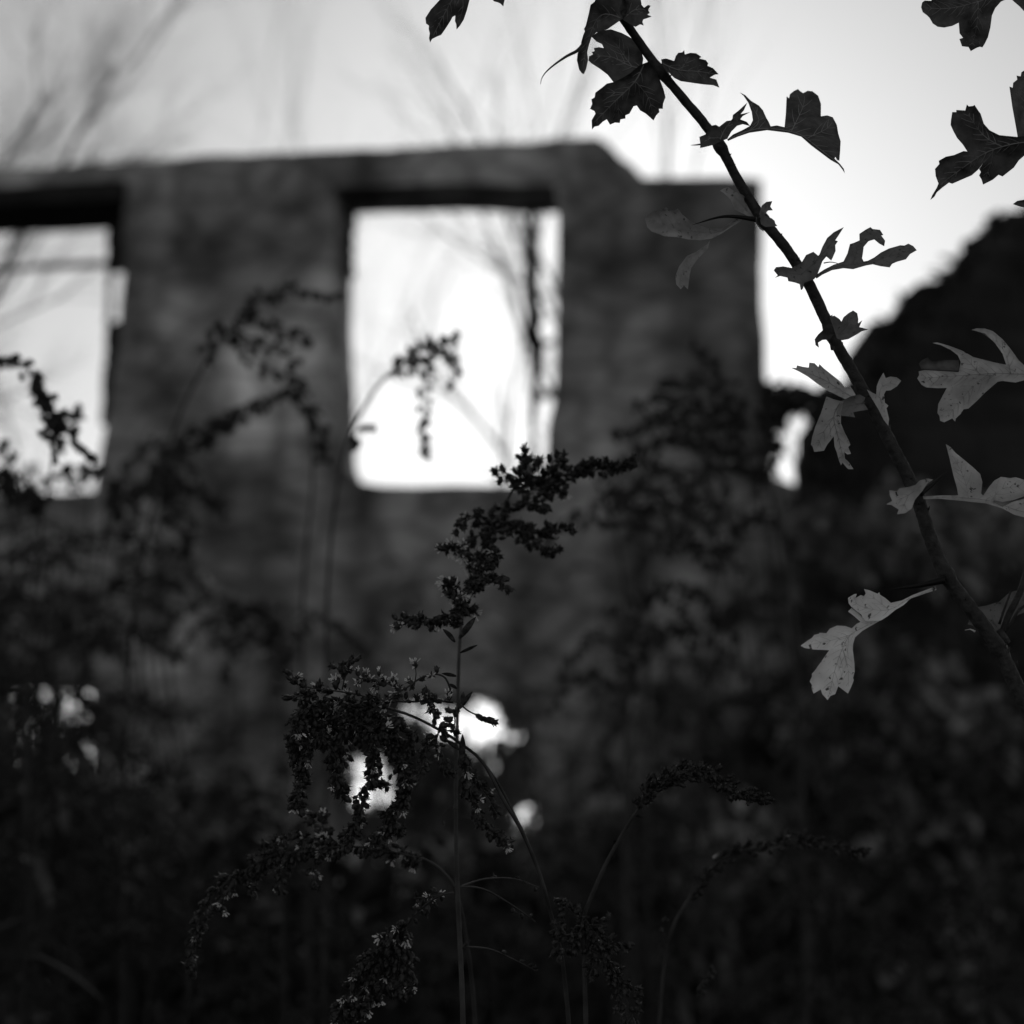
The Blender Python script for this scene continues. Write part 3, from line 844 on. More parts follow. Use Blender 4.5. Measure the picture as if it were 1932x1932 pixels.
# ------------------------------------------------------------------ dead goldenrod
def floret(mb, p, dirv, s, fluff=False, blades=6, rnd=R):
    """one dried flower head: a cup of narrow scales round an axis"""
    dirv = dirv.normalized()
    a = dirv.orthogonal().normalized()
    b = dirv.cross(a)
    rings = [(0.0, 0.08), (0.22, 0.25), (0.52, 0.24), (0.76, 0.07)]
    vs, fs = [], []
    for h, r in rings:
        for k in range(5):
            an = 2 * math.pi * k / 5
            vs.append(p + dirv * (h * s) + (a * math.cos(an) + b * math.sin(an)) * (r * s))
    for i in range(3):
        for k in range(5):
            k2 = (k + 1) % 5
            fs.append([i * 5 + k, i * 5 + k2, i * 5 + 5 + k2, i * 5 + 5 + k])
    mb.add(vs, fs, 0, True)
    if fluff:
        for k in range(9):
            q = (dirv + rdir(rnd) * 0.7).normalized()
            t = q.orthogonal().normalized() * s * 0.07
            b0 = p + dirv * s * 0.45
            e0 = b0 + q * s * rnd.uniform(0.4, 0.75)
            mb.add([b0 - t * .4, b0 + t * .4, e0 + t, e0 - t], [[0, 1, 2, 3]], 1, False)
    ph = rnd.uniform(0, 6.28)
    for k in range(blades):
        an = ph + 2 * math.pi * k / blades + rnd.uniform(-.3, .3)
        o = a * math.cos(an) + b * math.sin(an)
        t = dirv.cross(o)
        open_ = rnd.uniform(0.10, 0.55)
        ln = s * rnd.uniform(0.5, 1.0)
        wd = s * rnd.uniform(0.08, 0.15)
        b0 = p + dirv * 0.3 * s + o * 0.12 * s
        m0 = b0 + (dirv * (1 - open_) + o * open_) * ln * 0.45
        e0 = b0 + (dirv * (1 - open_ * 1.5) + o * open_ * 1.5) * ln * 0.85
        mb.add([b0 - t * wd * .6, b0 + t * wd * .6, m0 + t * wd, m0 - t * wd, e0], [[0, 1, 2, 3], [3, 2, 4]], 1 if (fluff and k % 2 == 0) else 0, False)


g1 = None


def plume(parent, path, d0, d1, spread=12, dens=0.10, size=21, r0=2.2, r1=0.8, fl=0.03, droop=0.25, bare=0.0, fwd=0.5, taper=0.3, name='plume'):
    """a flowering side branch: path in picture units, from d0 to d1 metres away"""
    mb = MB()
    sp = smooth_path(path, 5)
    n = len(sp)
    W = [at(p[0], p[1], d0 + (d1 - d0) * i / max(1, n - 1)) for i, p in enumerate(sp)]
    u = (d0 + d1) / 2 / FPX
    mb.tube(W, [(r0 + (r1 - r0) * i / max(1, n - 1)) * u for i in range(n)], 6, 2, 0.08)
    total = sum(math.dist(a, b) for a, b in zip(sp, sp[1:]))
    if parent is not None and parent.name in ('goldenrod.003', 'goldenrod.004'):
        fl = fl * 0.15
    if parent is g1:
        dens, size, spread = dens * 1.35, size * 1.1, spread * 1.1
    cnt = int(total * (1 - bare) * dens)
    for k in range(cnt):
        t = bare + (1 - bare) * (k + R.random()) / max(1, cnt)
        i = min(n - 2, int(t * (n - 1)))
        p = W[i].lerp(W[i + 1], t * (n - 1) - i)
        tan = (W[min(i + 2, n - 1)] - W[max(i - 1, 0)]).normalized()
        q = rdir()
        sprd = spread * (taper + (1 - taper) * math.sin(math.pi * min(1, max(0.03, (t - bare) / (1 - bare) * 0.85 + 0.12))))
        off = (q - tan * q.dot(tan) * 0.6) * sprd * u * R.uniform(0.25, 1.0)
        base = p + off
        dr = (off.normalized() * 0.8 + tan * fwd + rdir() * 0.5 + Vector((0, 0, -droop)))
        mid = p + off * 0.5 + tan * spread * u * 0.1
        mb.tube([p - tan * spread * 0.3 * u, mid, base + dr.normalized() * size * u * 0.1], [0.7 * u, 0.6 * u, 0.6 * u], 3, 2)
        floret(mb, base, dr, size * u * R.uniform(0.7, 1.15), R.random() < fl)
    return mb.build(name, [M['floret'], M['fluff'], M['gstem']], parent)


def lance(mb, p, dirv, up, ln, wd, curl=0.3, mi=0, n=5):
    """a narrow leaf"""
    dirv = dirv.normalized()
    side = dirv.cross(up)
    if side.length < 1e-4:
        side = dirv.orthogonal()
    side.normalize()
    nrm = side.cross(dirv)
    vs, fs = [], []
    for i in range(n + 1):
        t = i / n
        c = p + dirv * ln * t - nrm * (curl * ln * t * t)
        ww = wd * (math.sin(math.pi * (0.08 + 0.9 * t)) ** 0.8) * 0.5
        vs += [c - side * ww + nrm * ww * 0.4, c, c + side * ww + nrm * ww * 0.4]
    for i in range(n):
        fs += [[i * 3, i * 3 + 1, i * 3 + 4, i * 3 + 3], [i * 3 + 1, i * 3 + 2, i * 3 + 5, i * 3 + 4]]
    mb.add(vs, fs, mi, True)


def px_leaf(parent, a, b, d, w=9):
    mb = MB()
    A, B = at(a[0], a[1], d), at(b[0], b[1], d)
    lance(mb, A, B - A, CF + CU * 0.6 + CR * R.uniform(-.6, .6), (B - A).length, w * d / FPX, R.uniform(-.15, .2))
    mb.build('leaf', M['floret'], parent)


def gstem(parent, path, d0, d1, r0, r1, root=None):
    mb = MB()
    sp = smooth_path(path, 10)
    n = len(sp)
    W = [at(p[0], p[1], d0 + (d1 - d0) * i / max(1, n - 1)) for i, p in enumerate(sp)]
    RR = [(r0 + (r1 - r0) * i / max(1, n - 1)) * d0 / FPX for i in range(n)]
    if root is not None:
        W = [Vector(root)] + [Vector(root).lerp(W[0], 0.5) + Vector((0.005, 0, 0))] + W
        RR = [RR[0] * 1.3, RR[0] * 1.15] + RR
    mb.tube(W, RR, 8, 0, 0.06)
    return mb.build('stem', M['gstem'], parent)


def root_of(p, d):
    q = at(p[0], p[1], d)
    return Vector((q.x, q.y + 0.02, -0.03))


GZ = lambda pts: [(325.5 + x * 0.36765, 1183.8 + y * 0.36765) for x, y in pts]      # crop at 550,2000 (1200 wide)
GH = lambda pts: [(887.9 + x * 0.39828, 1340.0 + y * 0.39828) for x, y in pts]      # crop at 1500,2264 (1300 wide)

# --- the tall one in the middle
rt = root_of((874, 1990), 0.80)
g1 = thing('goldenrod', 'tall dead goldenrod with a straight stem in the middle, its tip bent right', 'goldenrod', (rt.x, rt.y, 0))
gstem(g1, [(876, 2010), (871, 1850), (862, 1650), (860, 1500), (863, 1350), (867, 1220), (876, 1150), (895, 1090), (915, 1030), (945, 970), (972, 915), (982, 905)], 0.80, 0.96, 5.4, 3.0, rt)
plume(g1, [(968, 922), (1000, 915), (1060, 897), (1120, 886), (1190, 876)], 0.94, 0.93, 17, 0.42, 19, 3.0, 1.2, 0.02, 0.05, fwd=0.9)
plume(g1, [(1000, 915), (1030, 922), (1062, 925)], 0.94, 0.93, 12, 0.42, 18, 2.5, 1.2, 0.1)
plume(g1, [(980, 905), (986, 880), (992, 855)], 0.94, 0.93, 10, 0.25, 20, 2, 1, 0.3, -0.5)
plume(g1, [(980, 905), (958, 893), (935, 896)], 0.94, 0.94, 8, 0.2, 20, 2, 1, 0.1, -0.3)
plume(g1, [(985, 905), (1010, 890), (1018, 872)], 0.94, 0.93, 8, 0.25, 19, 2, 1, 0.4, -0.5)
plume(g1, [(1035, 895), (1045, 870), (1062, 862)], 0.93, 0.93, 8, 0.22, 19, 1.5, 1, 0.0, -0.4)
plume(g1, [(950, 965), (985, 955), (1010, 945), (1035, 952)], 0.95, 0.92, 13, 0.30, 20, 1.8, 0.9, 0.02)
plume(g1, [(935, 985), (970, 990), (1000, 1005), (1045, 1000), (1078, 995)], 0.95, 0.92, 9, 0.24, 19, 1.8, 0.9, 0.02)
plume(g1, [(940, 985), (975, 1000), (1005, 1020), (1050, 1042)], 0.95, 0.91, 13, 0.24, 20, 1.8, 0.9, 0.02)
plume(g1, [(932, 1000), (915, 975), (890, 978), (862, 996)], 0.93, 0.90, 11, 0.26, 20, 1.8, 0.9, 0.05)
plume(g1, [(920, 1020), (905, 1010), (890, 1015)], 0.92, 0.90, 11, 0.3, 20, 1.8, 0.9, 0.1)
plume(g1, [(900, 1075), (890, 1045), (865, 1036), (840, 1036)], 0.90, 0.88, 8, 0.22, 21, 1.8, 0.9, 0.45)
plume(g1, [(905, 1060), (922, 1040), (935, 1010), (925, 985)], 0.90, 0.90, 11, 0.25, 20, 1.8, 0.9, 0.12)
plume(g1, [(888, 1110), (910, 1075), (925, 1055), (940, 1040)], 0.88, 0.88, 12, 0.32, 20, 1.8, 0.9, 0.15)
plume(g1, [(882, 1125), (905, 1095), (930, 1090), (955, 1108)], 0.87, 0.86, 8, 0.22, 19, 1.6, 0.9, 0.12)
plume(g1, [(884, 1150), (870, 1125), (855, 1110), (848, 1098)], 0.87, 0.85, 12, 0.3, 24, 1.8, 0.9, 0.55)
plume(g1, [(880, 1160), (868, 1145), (858, 1140)], 0.87, 0.85, 12, 0.4, 22, 1.8, 0.9, 0.2)
plume(g1, [(874, 1178), (850, 1160), (815, 1170), (780, 1166), (748, 1172)], 0.85, 0.84, 9, 0.2, 21, 1.8, 0.9, 0.15)
for a, b, w_ in (((866, 1205), (898, 1165), 13), ((858, 1212), (836, 1186), 12), ((868, 1232), (902, 1220), 8), ((861, 1276), (833, 1272), 9), ((862, 1300), (846, 1290), 9),
                 ((864, 1340), (892, 1305), 11), ((872, 1325), (875, 1306), 9), ((866, 1415), (842, 1395), 10), ((868, 1440), (876, 1385), 14), ((872, 1790), (888, 1770), 7), ((870, 1385), (842, 1375), 7)):
    px_leaf(g1, a, b, 0.80, w_)
plume(g1, [(864, 1325), (885, 1342), (908, 1352), (928, 1362)], 0.80, 0.795, 5, 0.10, 24, 2.0, 1.0, 0.0, 0, bare=0.45, fwd=1.4)
plume(g1, [(864, 1528), (850, 1522), (838, 1535), (834, 1550)], 0.80, 0.79, 2, 0.02, 10, 0.8, 0.4, 0.0)
for pth in (GZ([(1480, 1330), (1600, 1292), (1750, 1290), (1880, 1335)]), GZ([(1480, 1330), (1600, 1345), (1750, 1430), (1860, 1510)]), GZ([(1510, 1640), (1620, 1650), (1720, 1690), (1860, 1760)])):
    plume(g1, pth, 0.80, 0.84, 8, 0.04, 14, 2.2, 1.0, 0.1, bare=0.45, name='side_branch')
plume(g1, GZ([(1440, 1360), (1380, 1375), (1310, 1415), (1240, 1480), (1190, 1540)]), 0.80, 0.83, 10, 0.12, 18, 2.2, 1.4, 0.08, bare=0.3)
plume(g1, GZ([(1440, 1360), (1330, 1380), (1240, 1390)]), 0.80, 0.83, 8, 0.10, 18, 2.0, 1.0, 0.1, bare=0.3)
for pth, sp_, de in ((GZ([(1200, 1530), (1120, 1600), (1060, 1700), (980, 1800), (900, 1900), (850, 1990)]), 26, 0.34), (GZ([(1170, 1560), (1150, 1660), (1090, 1780), (1000, 1900), (930, 1990)]), 26, 0.34),
                     (GZ([(1190, 1560), (1190, 1660), (1200, 1760), (1180, 1870)]), 20, 0.30), (GZ([(1140, 1600), (1080, 1660), (1000, 1720), (950, 1790)]), 20, 0.26)):
    plume(g1, pth, 0.83, 0.82, sp_, de, 22, 1.6, 0.8, 0.10, 0.9)

# --- the one whose stem leans in from the right and carries the dense nodding cluster
rt = root_of((1078, 1990), 0.84)
g2 = thing('goldenrod', 'goldenrod leaning left behind the straight stem, with a dense nodding seed cluster', 'goldenrod', (rt.x, rt.y, 0))
gstem(g2, [(1080, 2010), (1062, 1820), (1043, 1740), (1020, 1655), (985, 1570), (950, 1510), (912, 1440), (868, 1402), (820, 1372), (775, 1350), (730, 1335)], 0.84, 0.80, 4.6, 2.4, rt)
gstem(g2, [(1020, 1655), (1000, 1600), (965, 1525), (935, 1470), (905, 1430)], 0.845, 0.83, 3.4, 2.0)
plume(g2, GZ([(1440, 385), (1330, 375), (1200, 382), (1060, 370), (900, 335), (740, 315), (640, 292)]), 0.80, 0.79, 13, 0.10, 20, 2.2, 1.2, 0.25, -0.2)
plume(g2, GZ([(640, 292), (622, 262), (612, 235)]), 0.79, 0.79, 8, 0.25, 20, 1.4, 1.0, 0.4, -0.4)
plume(g2, GZ([(870, 320), (885, 260), (910, 200), (935, 160)]), 0.79, 0.79, 16, 0.24, 21, 1.4, 0.9, 0.1, -0.8, bare=0.35)
plume(g2, GZ([(880, 270), (850, 220), (840, 200)]), 0.79, 0.79, 8, 0.25, 21, 1.4, 0.9, 0.1, -0.6)
plume(g2, GZ([(860, 320), (840, 300), (845, 280)]), 0.79, 0.785, 6, 0.15, 24, 1.4, 0.9, 1.0, -0.6)
plume(g2, GZ([(1435, 345), (1400, 260), (1340, 240), (1270, 262), (1200, 310), (1110, 360), (1030, 420)]), 0.80, 0.79, 11, 0.10, 19, 2.2, 1.4, 0.3, -0.5, bare=0.25)
plume(g2, GZ([(1170, 330), (1090, 280), (1010, 270), (950, 260)]), 0.80, 0.785, 16, 0.22, 20, 1.6, 0.8, 0.75, -0.8)
plume(g2, GZ([(1240, 300), (1250, 240), (1245, 205)]), 0.80, 0.79, 8, 0.08, 22, 1.2, 0.8, 0.9, -0.8)
plume(g2, GZ([(1300, 300), (1320, 350), (1330, 400), (1340, 470)]), 0.80, 0.79, 13, 0.2, 20, 1.4, 0.8, 0.25, 0.3)
cl = [([(1060, 410), (900, 400), (760, 400), (690, 440), (650, 560), (640, 680)], 20, .32), ([(800, 390), (700, 420), (630, 480), (620, 600)], 17, .3), ([(740, 320), (660, 350), (610, 370)], 12, .22),
      ([(900, 420), (780, 520), (690, 640), (660, 760), (655, 905)], 15, .28), ([(980, 430), (880, 560), (840, 700), (850, 840)], 19, .34), ([(1050, 430), (1020, 560), (1030, 680), (1020, 800)], 14, .22),
      ([(1180, 470), (1120, 580), (1180, 700), (1200, 820), (1190, 900)], 17, .33), ([(1040, 420), (940, 470), (850, 480), (760, 540)], 20, .34), ([(1250, 530), (1200, 600), (1150, 680)], 17, .28),
      ([(1310, 570), (1290, 680), (1260, 760)], 12, .16), ([(1160, 460), (1080, 480), (980, 520), (930, 560)], 18, .32), ([(1350, 600), (1370, 520), (1400, 480)], 12, .22),
      ([(1380, 630), (1400, 700), (1440, 740)], 10, .2), ([(1020, 640), (1040, 720), (1010, 780), (960, 860), (965, 960)], 9, .20), ([(970, 900), (950, 980), (910, 1060), (890, 1130)], 11, .34),
      ([(1190, 860), (1160, 920), (1100, 960), (1140, 1010), (1170, 1050)], 12, .3), ([(1120, 1020), (1060, 1060), (1010, 1120)], 11, .32), ([(700, 560), (640, 620), (620, 690)], 14, .3),
      ([(660, 840), (640, 900), (660, 930)], 12, .26), ([(830, 720), (860, 800), (880, 870)], 10, .2), ([(1430, 540), (1450, 480), (1430, 420)], 9, .16), ([(1110, 800), (1060, 790)], 9, .2), ([(880, 400), (900, 480), (1000, 560), (1090, 540)], 20, .3),
      ([(720, 480), (800, 600), (830, 660)], 18, .3)]
for pth, sp_, de in cl:
    a = R.uniform(0.785, 0.815)
    plume(g2, GZ(pth), 0.80, a, sp_, de * 1.5, 21, 1.8, 0.7, 0.07, 0.6)
plume(g2, GZ([(1490, 640), (1510, 760), (1540, 880), (1600, 1010), (1690, 1085)]), 0.81, 0.80, 14, 0.32, 20, 2.0, 0.9, 0.08, 0.5, fwd=1.0)
plume(g2, GZ([(1500, 700), (1570, 800), (1640, 900), (1670, 960)]), 0.82, 0.82, 10, 0.22, 19, 1.6, 0.8, 0.05, 0.4)
plume(g2, GZ([(1760, 1090), (1700, 1100), (1650, 1060)]), 0.82, 0.80, 8, 0.16, 19, 1.6, 0.8, 0.05)

# --- low plume arching to the left
rt = root_of((905, 1990), 0.90)
g3 = thing('goldenrod', 'low goldenrod plume arching left and drooping into the dark, lower left', 'goldenrod', (rt.x, rt.y, 0))
gstem(g3, [(900, 2000), (890, 1850), (866, 1700), (830, 1640), (770, 1612), (700, 1605)], 0.90, 0.87, 5.0, 2.6, rt)
plume(g3, GZ([(1280, 1190), (1130, 1150), (990, 1130), (860, 1125), (700, 1150), (520, 1170), (350, 1260), (220, 1360), (150, 1480), (110, 1600), (100, 1760)]), 0.87, 0.86, 19, 0.34, 21, 2.4, 0.9, 0.08, 0.7)
plume(g3, GZ([(860, 1125), (780, 1040), (740, 950), (700, 1010)]), 0.87, 0.88, 20, 0.22, 20, 1.8, 0.9, 0.05, 0.2)
plume(g3, GZ([(760, 1140), (720, 1220), (735, 1330)]), 0.87, 0.86, 12, 0.14, 20, 1.4, 0.8, 0.25, 0.9)
plume(g3, GZ([(640, 1160), (560, 1250), (560, 1350)]), 0.87, 0.86, 12, 0.2, 20, 1.4, 0.8, 0.1, 0.9)
plume(g3, GZ([(500, 1190), (430, 1270), (410, 1360)]), 0.87, 0.86, 12, 0.25, 20, 1.4, 0.8, 0.1, 0.9)
plume(g3, GZ([(820, 1130), (700, 1080), (560, 1100), (470, 1140)]), 0.87, 0.87, 14, 0.25, 20, 1.4, 0.8, 0.1, 0.0)
plume(g3, GZ([(320, 1290), (270, 1370), (250, 1440)]), 0.86, 0.86, 12, 0.25, 20, 1.4, 0.8, 0.15, 0.9)

# --- small arched plume right of the middle, and the clump at its foot
rt = root_of((1100, 1990), 0.82)
g4 = thing('goldenrod', 'small goldenrod with one hooked plume arching right above a tufted clump', 'goldenrod', (rt.x, rt.y, 0))
gstem(g4, [(1108, 2010), (1102, 1800)] + GH([(540, 980), (565, 900), (650, 710), (780, 490), (870, 390)]), 0.82, 0.82, 5.0, 2.8, rt)
plume(g4, GH([(790, 450), (870, 365), (950, 320), (1060, 285), (1150, 310), (1230, 370), (1310, 405), (1400, 425)]), 0.82, 0.81, 17, 0.6, 19, 2.6, 1.0, 0.05, 0.0, fwd=0.8)
plume(g4, GH([(860, 390), (830, 350), (850, 310)]), 0.82, 0.82, 12, 0.35, 17, 1.6, 1.0, 0.25, -0.3)
for a, b in (((650, 720), (690, 690)), ((640, 740), (610, 790)), ((780, 500), (820, 510)), ((700, 620), (670, 630))):
    A, B = GH([a, b])
    px_leaf(g4, A, B, 0.82, 7)
for pth, sp_, de in (([(540, 1000), (480, 960), (430, 900)], 13, .3), ([(540, 1000), (500, 1080), (440, 1150), (390, 1120)], 18, .3), ([(550, 1000), (620, 1090), (680, 1110), (750, 1105)], 14, .32), ([(560, 1020), (640, 1010), (660, 990)], 10, .2),
                     ([(560, 1040), (600, 1160), (560, 1260)], 20, .3), ([(600, 1100), (680, 1230), (740, 1290), (800, 1330)], 20, .3), ([(640, 1200), (700, 1310), (760, 1420), (770, 1520)], 24, .3), ([(500, 1060), (440, 1060), (400, 1000)], 14, .3)):
    plume(g4, GH(pth), 0.82, 0.815, sp_, de, 20, 2.0, 0.8, 0.14, 0.5)

# --- softer plume further right
rt = root_of((1262, 1990), 0.97)
g5 = thing('goldenrod', 'faint thin goldenrod bending right, lower right of the hooked plume', 'goldenrod', (rt.x, rt.y, 0))
gstem(g5, [(1240, 2010), (1250, 1850)] + GH([(950, 1050), (1030, 900), (1130, 800), (1180, 720)]), 0.97, 0.96, 4.0, 2.2, rt)
plume(g5, GH([(1040, 890), (1080, 840), (1150, 740), (1250, 680), (1430, 640), (1560, 618), (1700, 640), (1880, 678)]), 0.96, 0.95, 15, 0.3, 18, 2.2, 0.9, 0.12, -0.1, fwd=0.8)
plume(g5, GH([(930, 1110), (905, 1060), (910, 1005)]), 0.97, 0.95, 7, 0.15, 15, 1.6, 0.9, 0.2)
plume(g5, GH([(1070, 1330), (1110, 1270), (1150, 1230)]), 0.95, 0.95, 10, 0.25, 17, 1.6, 0.9, 0.05)

# ------------------------------------------------------------------ goldenrod further back, out of focus


def back_goldenrod(label, root_px, stem, plumes, d, spread=20, dens=0.22, size=30, r=5.0, group=None):
    q = at(root_px, 1563, d)
    rt = Vector((q.x, q.y, -0.03))
    o = thing('goldenrod', label, 'goldenrod', (rt.x, rt.y, 0), group)
    gstem(o, stem, d, d, r, r * 0.5, rt)
    for pth in plumes:
        plume(o, pth, d, d + R.uniform(-.06, .06), spread, dens, size, r * 0.45, r * 0.2, 0.03, 0.4)
    return o


back_goldenrod('blurred goldenrod arching right across the bare plaster left of the window opening', 230,
               [(230, 1900), (240, 1300), (280, 1000), (325, 820), (380, 700), (430, 622)],
               [[(430, 622), (470, 580), (520, 555), (580, 548), (640, 562)], [(430, 640), (500, 690), (580, 722)], [(460, 590), (520, 620), (585, 640)], [(440, 620), (490, 650), (560, 680)], [(430, 630), (412, 612), (400, 640), (395, 680)]], 1.75, 13, 0.17, 22)
back_goldenrod('blurred goldenrod hanging its dark plume before the bright window opening', 612,
               [(612, 1900), (615, 1300), (622, 1050), (648, 860), (692, 760), (727, 712), (775, 672)],
               [[(750, 695), (790, 660), (830, 643), (868, 630)], [(790, 672), (806, 700), (802, 740), (800, 800), (797, 860)], [(730, 712), (770, 690), (800, 700)], [(660, 840), (672, 815), (690, 800)], [(820, 650), (845, 680), (850, 715)], [(775, 672), (800, 655), (835, 648)], [(768, 680), (790, 690), (812, 680)], [(845, 640), (856, 660), (860, 690)]], 1.6, 13, 0.13, 24)
back_goldenrod('blurred goldenrod drooping left with its thick plume below the plaster patch', 600,
               [(585, 1900), (570, 1200), (590, 900), (575, 780), (530, 742)],
               [[(560, 745), (500, 755), (440, 790), (370, 818), (320, 852)], [(440, 790), (380, 830), (310, 870), (280, 920)], [(330, 850), (300, 890), (330, 980), (360, 1040)], [(560, 740), (600, 800), (610, 870)]], 1.9, 15, 0.22, 24)
back_goldenrod('blurred goldenrod drooping right inside the left opening', -60,
               [(-60, 1900), (-80, 1300), (-70, 900), (-40, 720), (0, 672)],
               [[(-20, 680), (20, 678), (50, 695), (85, 740), (100, 790)], [(60, 705), (85, 760), (110, 800)], [(80, 740), (115, 800), (150, 840), (178, 860)], [(95, 780), (100, 830), (95, 860)]], 1.35, 14, 0.2, 24)
back_goldenrod('blurred goldenrod rising in the lower left opening behind the drooping one', 60,
               [(60, 1900), (50, 1300), (70, 1050), (95, 900), (105, 840)],
               [[(100, 850), (130, 800), (165, 790)], [(95, 900), (140, 880), (180, 890)], [(90, 940), (40, 930), (-10, 890)], [(80, 960), (30, 905), (-10, 840)], [(60, 960), (20, 930), (-20, 910)]], 1.7, 16, 0.16, 28)
back_goldenrod('blurred goldenrod sweeping long plumes right from behind the bent tip', 1180,
               [(1180, 1900), (1178, 1500), (1185, 1200), (1160, 1000), (1120, 900)],
               [[(1130, 905), (1180, 868), (1250, 885), (1320, 940), (1390, 1000)], [(1140, 960), (1200, 955), (1270, 985), (1330, 1040)], [(1120, 985), (1200, 990), (1280, 1020), (1340, 1070)], [(1140, 930), (1220, 930), (1300, 970)], [(1100, 960), (1060, 985), (1030, 1040)]], 1.8, 9, 0.2, 20)
back_goldenrod('blurred goldenrod with plumes fanning left before the right end of the wall', 1440,
               [(1520, 1900), (1510, 1400), (1480, 1050), (1440, 880), (1395, 760)],
               [[(1400, 770), (1370, 720), (1340, 690), (1310, 645)], [(1400, 800), (1330, 760), (1260, 750), (1200, 762)], [(1410, 830), (1320, 800), (1240, 800), (1160, 822)], [(1405, 815), (1340, 780), (1280, 775), (1220, 790)], [(1400, 790), (1360, 740), (1300, 720), (1250, 725)], [(1440, 930), (1380, 850), (1300, 815), (1200, 850)], [(1420, 850), (1340, 850), (1280, 830)], [(1430, 790), (1480, 752), (1540, 756), (1610, 738)], [(1435, 780), (1500, 756), (1560, 748), (1620, 735)], [(1430, 800), (1455, 780), (1470, 760)], [(1440, 900), (1452, 860), (1456, 800)], [(1450, 900), (1390, 880), (1330, 900), (1290, 940)]], 2.0, 10, 0.22, 21)


# ------------------------------------------------------------------ thicket in front of the wall (copies)
def proto_goldenrod(name, h, seed):
    rnd = random.Random(seed)
    root = thing(name, None, 'goldenrod', (0, 0, 0))
    lean = Vector((rnd.uniform(-.12, .12), rnd.uniform(-.12, .12), 1))
    pts = [Vector((lean.x * t * t * h, lean.y * t * t * h, t * h)) for t in [i / 10 for i in range(11)]]
    mb = MB()
    mb.tube([p - Vector((0, 0, 0.03)) if i == 0 else p for i, p in enumerate(pts)], [0.005 - 0.0035 * i / 10 for i in range(11)], 6)
    mb.build('stem', M['weed'], root)
    mb = MB()
    for k in range(46):
        t = rnd.uniform(0.08, 0.8)
        i = int(t * 10)
        p = pts[i].lerp(pts[min(10, i + 1)], t * 10 - i)
        an = rnd.uniform(0, 6.28)
        dv = Vector((math.cos(an), math.sin(an), rnd.uniform(-.7, .5)))
        lance(mb, p, dv, Vector((0, 0, 1)), rnd.uniform(.06, .13), rnd.uniform(.012, .024), rnd.uniform(.2, .7))
    mb.build('foliage', M['weedleaf'], root)
    for k in range(9):
        t = 0.66 + 0.34 * k / 8
        i = min(9, int(t * 10))
        p = pts[i].lerp(pts[i + 1], t * 10 - i)
        an = k * 2.4 + rnd.uniform(-.4, .4)
        o = Vector((math.cos(an), math.sin(an), 0))
        ln = (0.10 + 0.24 * (1 - t)) * rnd.uniform(.8, 1.3) * 1.4
        arc = [p + o * ln * s + Vector((0, 0, ln * (0.75 * s - 0.8 * s * s))) for s in [j / 8 for j in range(9)]]
        mb = MB()
        mb.tube(arc, [0.0016 - 0.0001 * j for j in range(9)], 4)
        for q in range(int(70 * ln / 0.2)):
            s = rnd.uniform(0.15, 1)
            j = min(7, int(s * 8))
            c = arc[j].lerp(arc[j + 1], s * 8 - j)
            dv = rdir(rnd)
            floret(mb, c + dv * 0.012 * rnd.random(), dv + Vector((0, 0, .2)), 0.009, False, 4, rnd)
        mb.build('plume', [M['weed'], M['weed']], root)
    return root


def proto_shrub(name, h, seed, n=9, leaf_len=0.06, nl=60, mk='weedleaf'):
    rnd = random.Random(seed)
    root = thing(name, None, 'shrub', (0, 0, 0))
    fol = MB()
    for k in range(n):
        an = rnd.uniform(0, 6.28)
        sp_ = rnd.uniform(0.05, 0.4) * h
        hh = h * rnd.uniform(0.55, 1.0)
        pts = []
        for i in range(9):
            t = i / 8
            pts.append(Vector((math.cos(an) * sp_ * t ** 1.5 + 0.03 * noise.noise(Vector((k, t * 3, seed))), math.sin(an) * sp_ * t ** 1.5, -0.03 + hh * t)))
        mb = MB()
        mb.tube(pts, [0.008 - 0.0008 * i for i in range(9)], 5)
        mb.build('stem', M['weed'], root)
        for q in range(nl):
            t = rnd.uniform(0.12, 1) ** 0.8
            i = min(7, int(t * 8))
            p = pts[i].lerp(pts[i + 1], t * 8 - i)
            tw = rdir(rnd)
            tw.z = abs(tw.z) * 0.6
            p2 = p + tw * rnd.uniform(0.02, 0.16)
            fol.tube([p, p2], [0.0012, 0.0008], 3, 1)
            for z in range(3):
                dv = rdir(rnd)
                lance(fol, p2, dv, Vector((0, 0, 1)), leaf_len * rnd.uniform(.6, 1.2), leaf_len * rnd.uniform(.35, .6), rnd.uniform(0, .5), 0, 3)
    fol.build('foliage', [M[mk], M['weed']], root)
    return root


def children(o):
    return [c for c in COL.objects if c.parent == o]


def copy_thing(o):
    c = o.copy()
    COL.objects.link(c)
    for ch in children(o):
        k = ch.copy()
        COL.objects.link(k)
        k.parent = c
    return c


PROTO = {}
PROTO['goldenrod'] = [(proto_goldenrod('goldenrod', 1.5, s), 1.5) for s in (11, 12, 13)]
PROTO['shrub'] = [(proto_shrub('shrub', 1.4, s), 1.4) for s in (21, 22)] + [(proto_shrub('shrub', 1.4, 23, mk='lightleaf'), 1.4)]
USED = {'goldenrod': [False] * 3, 'shrub': [False] * 3}


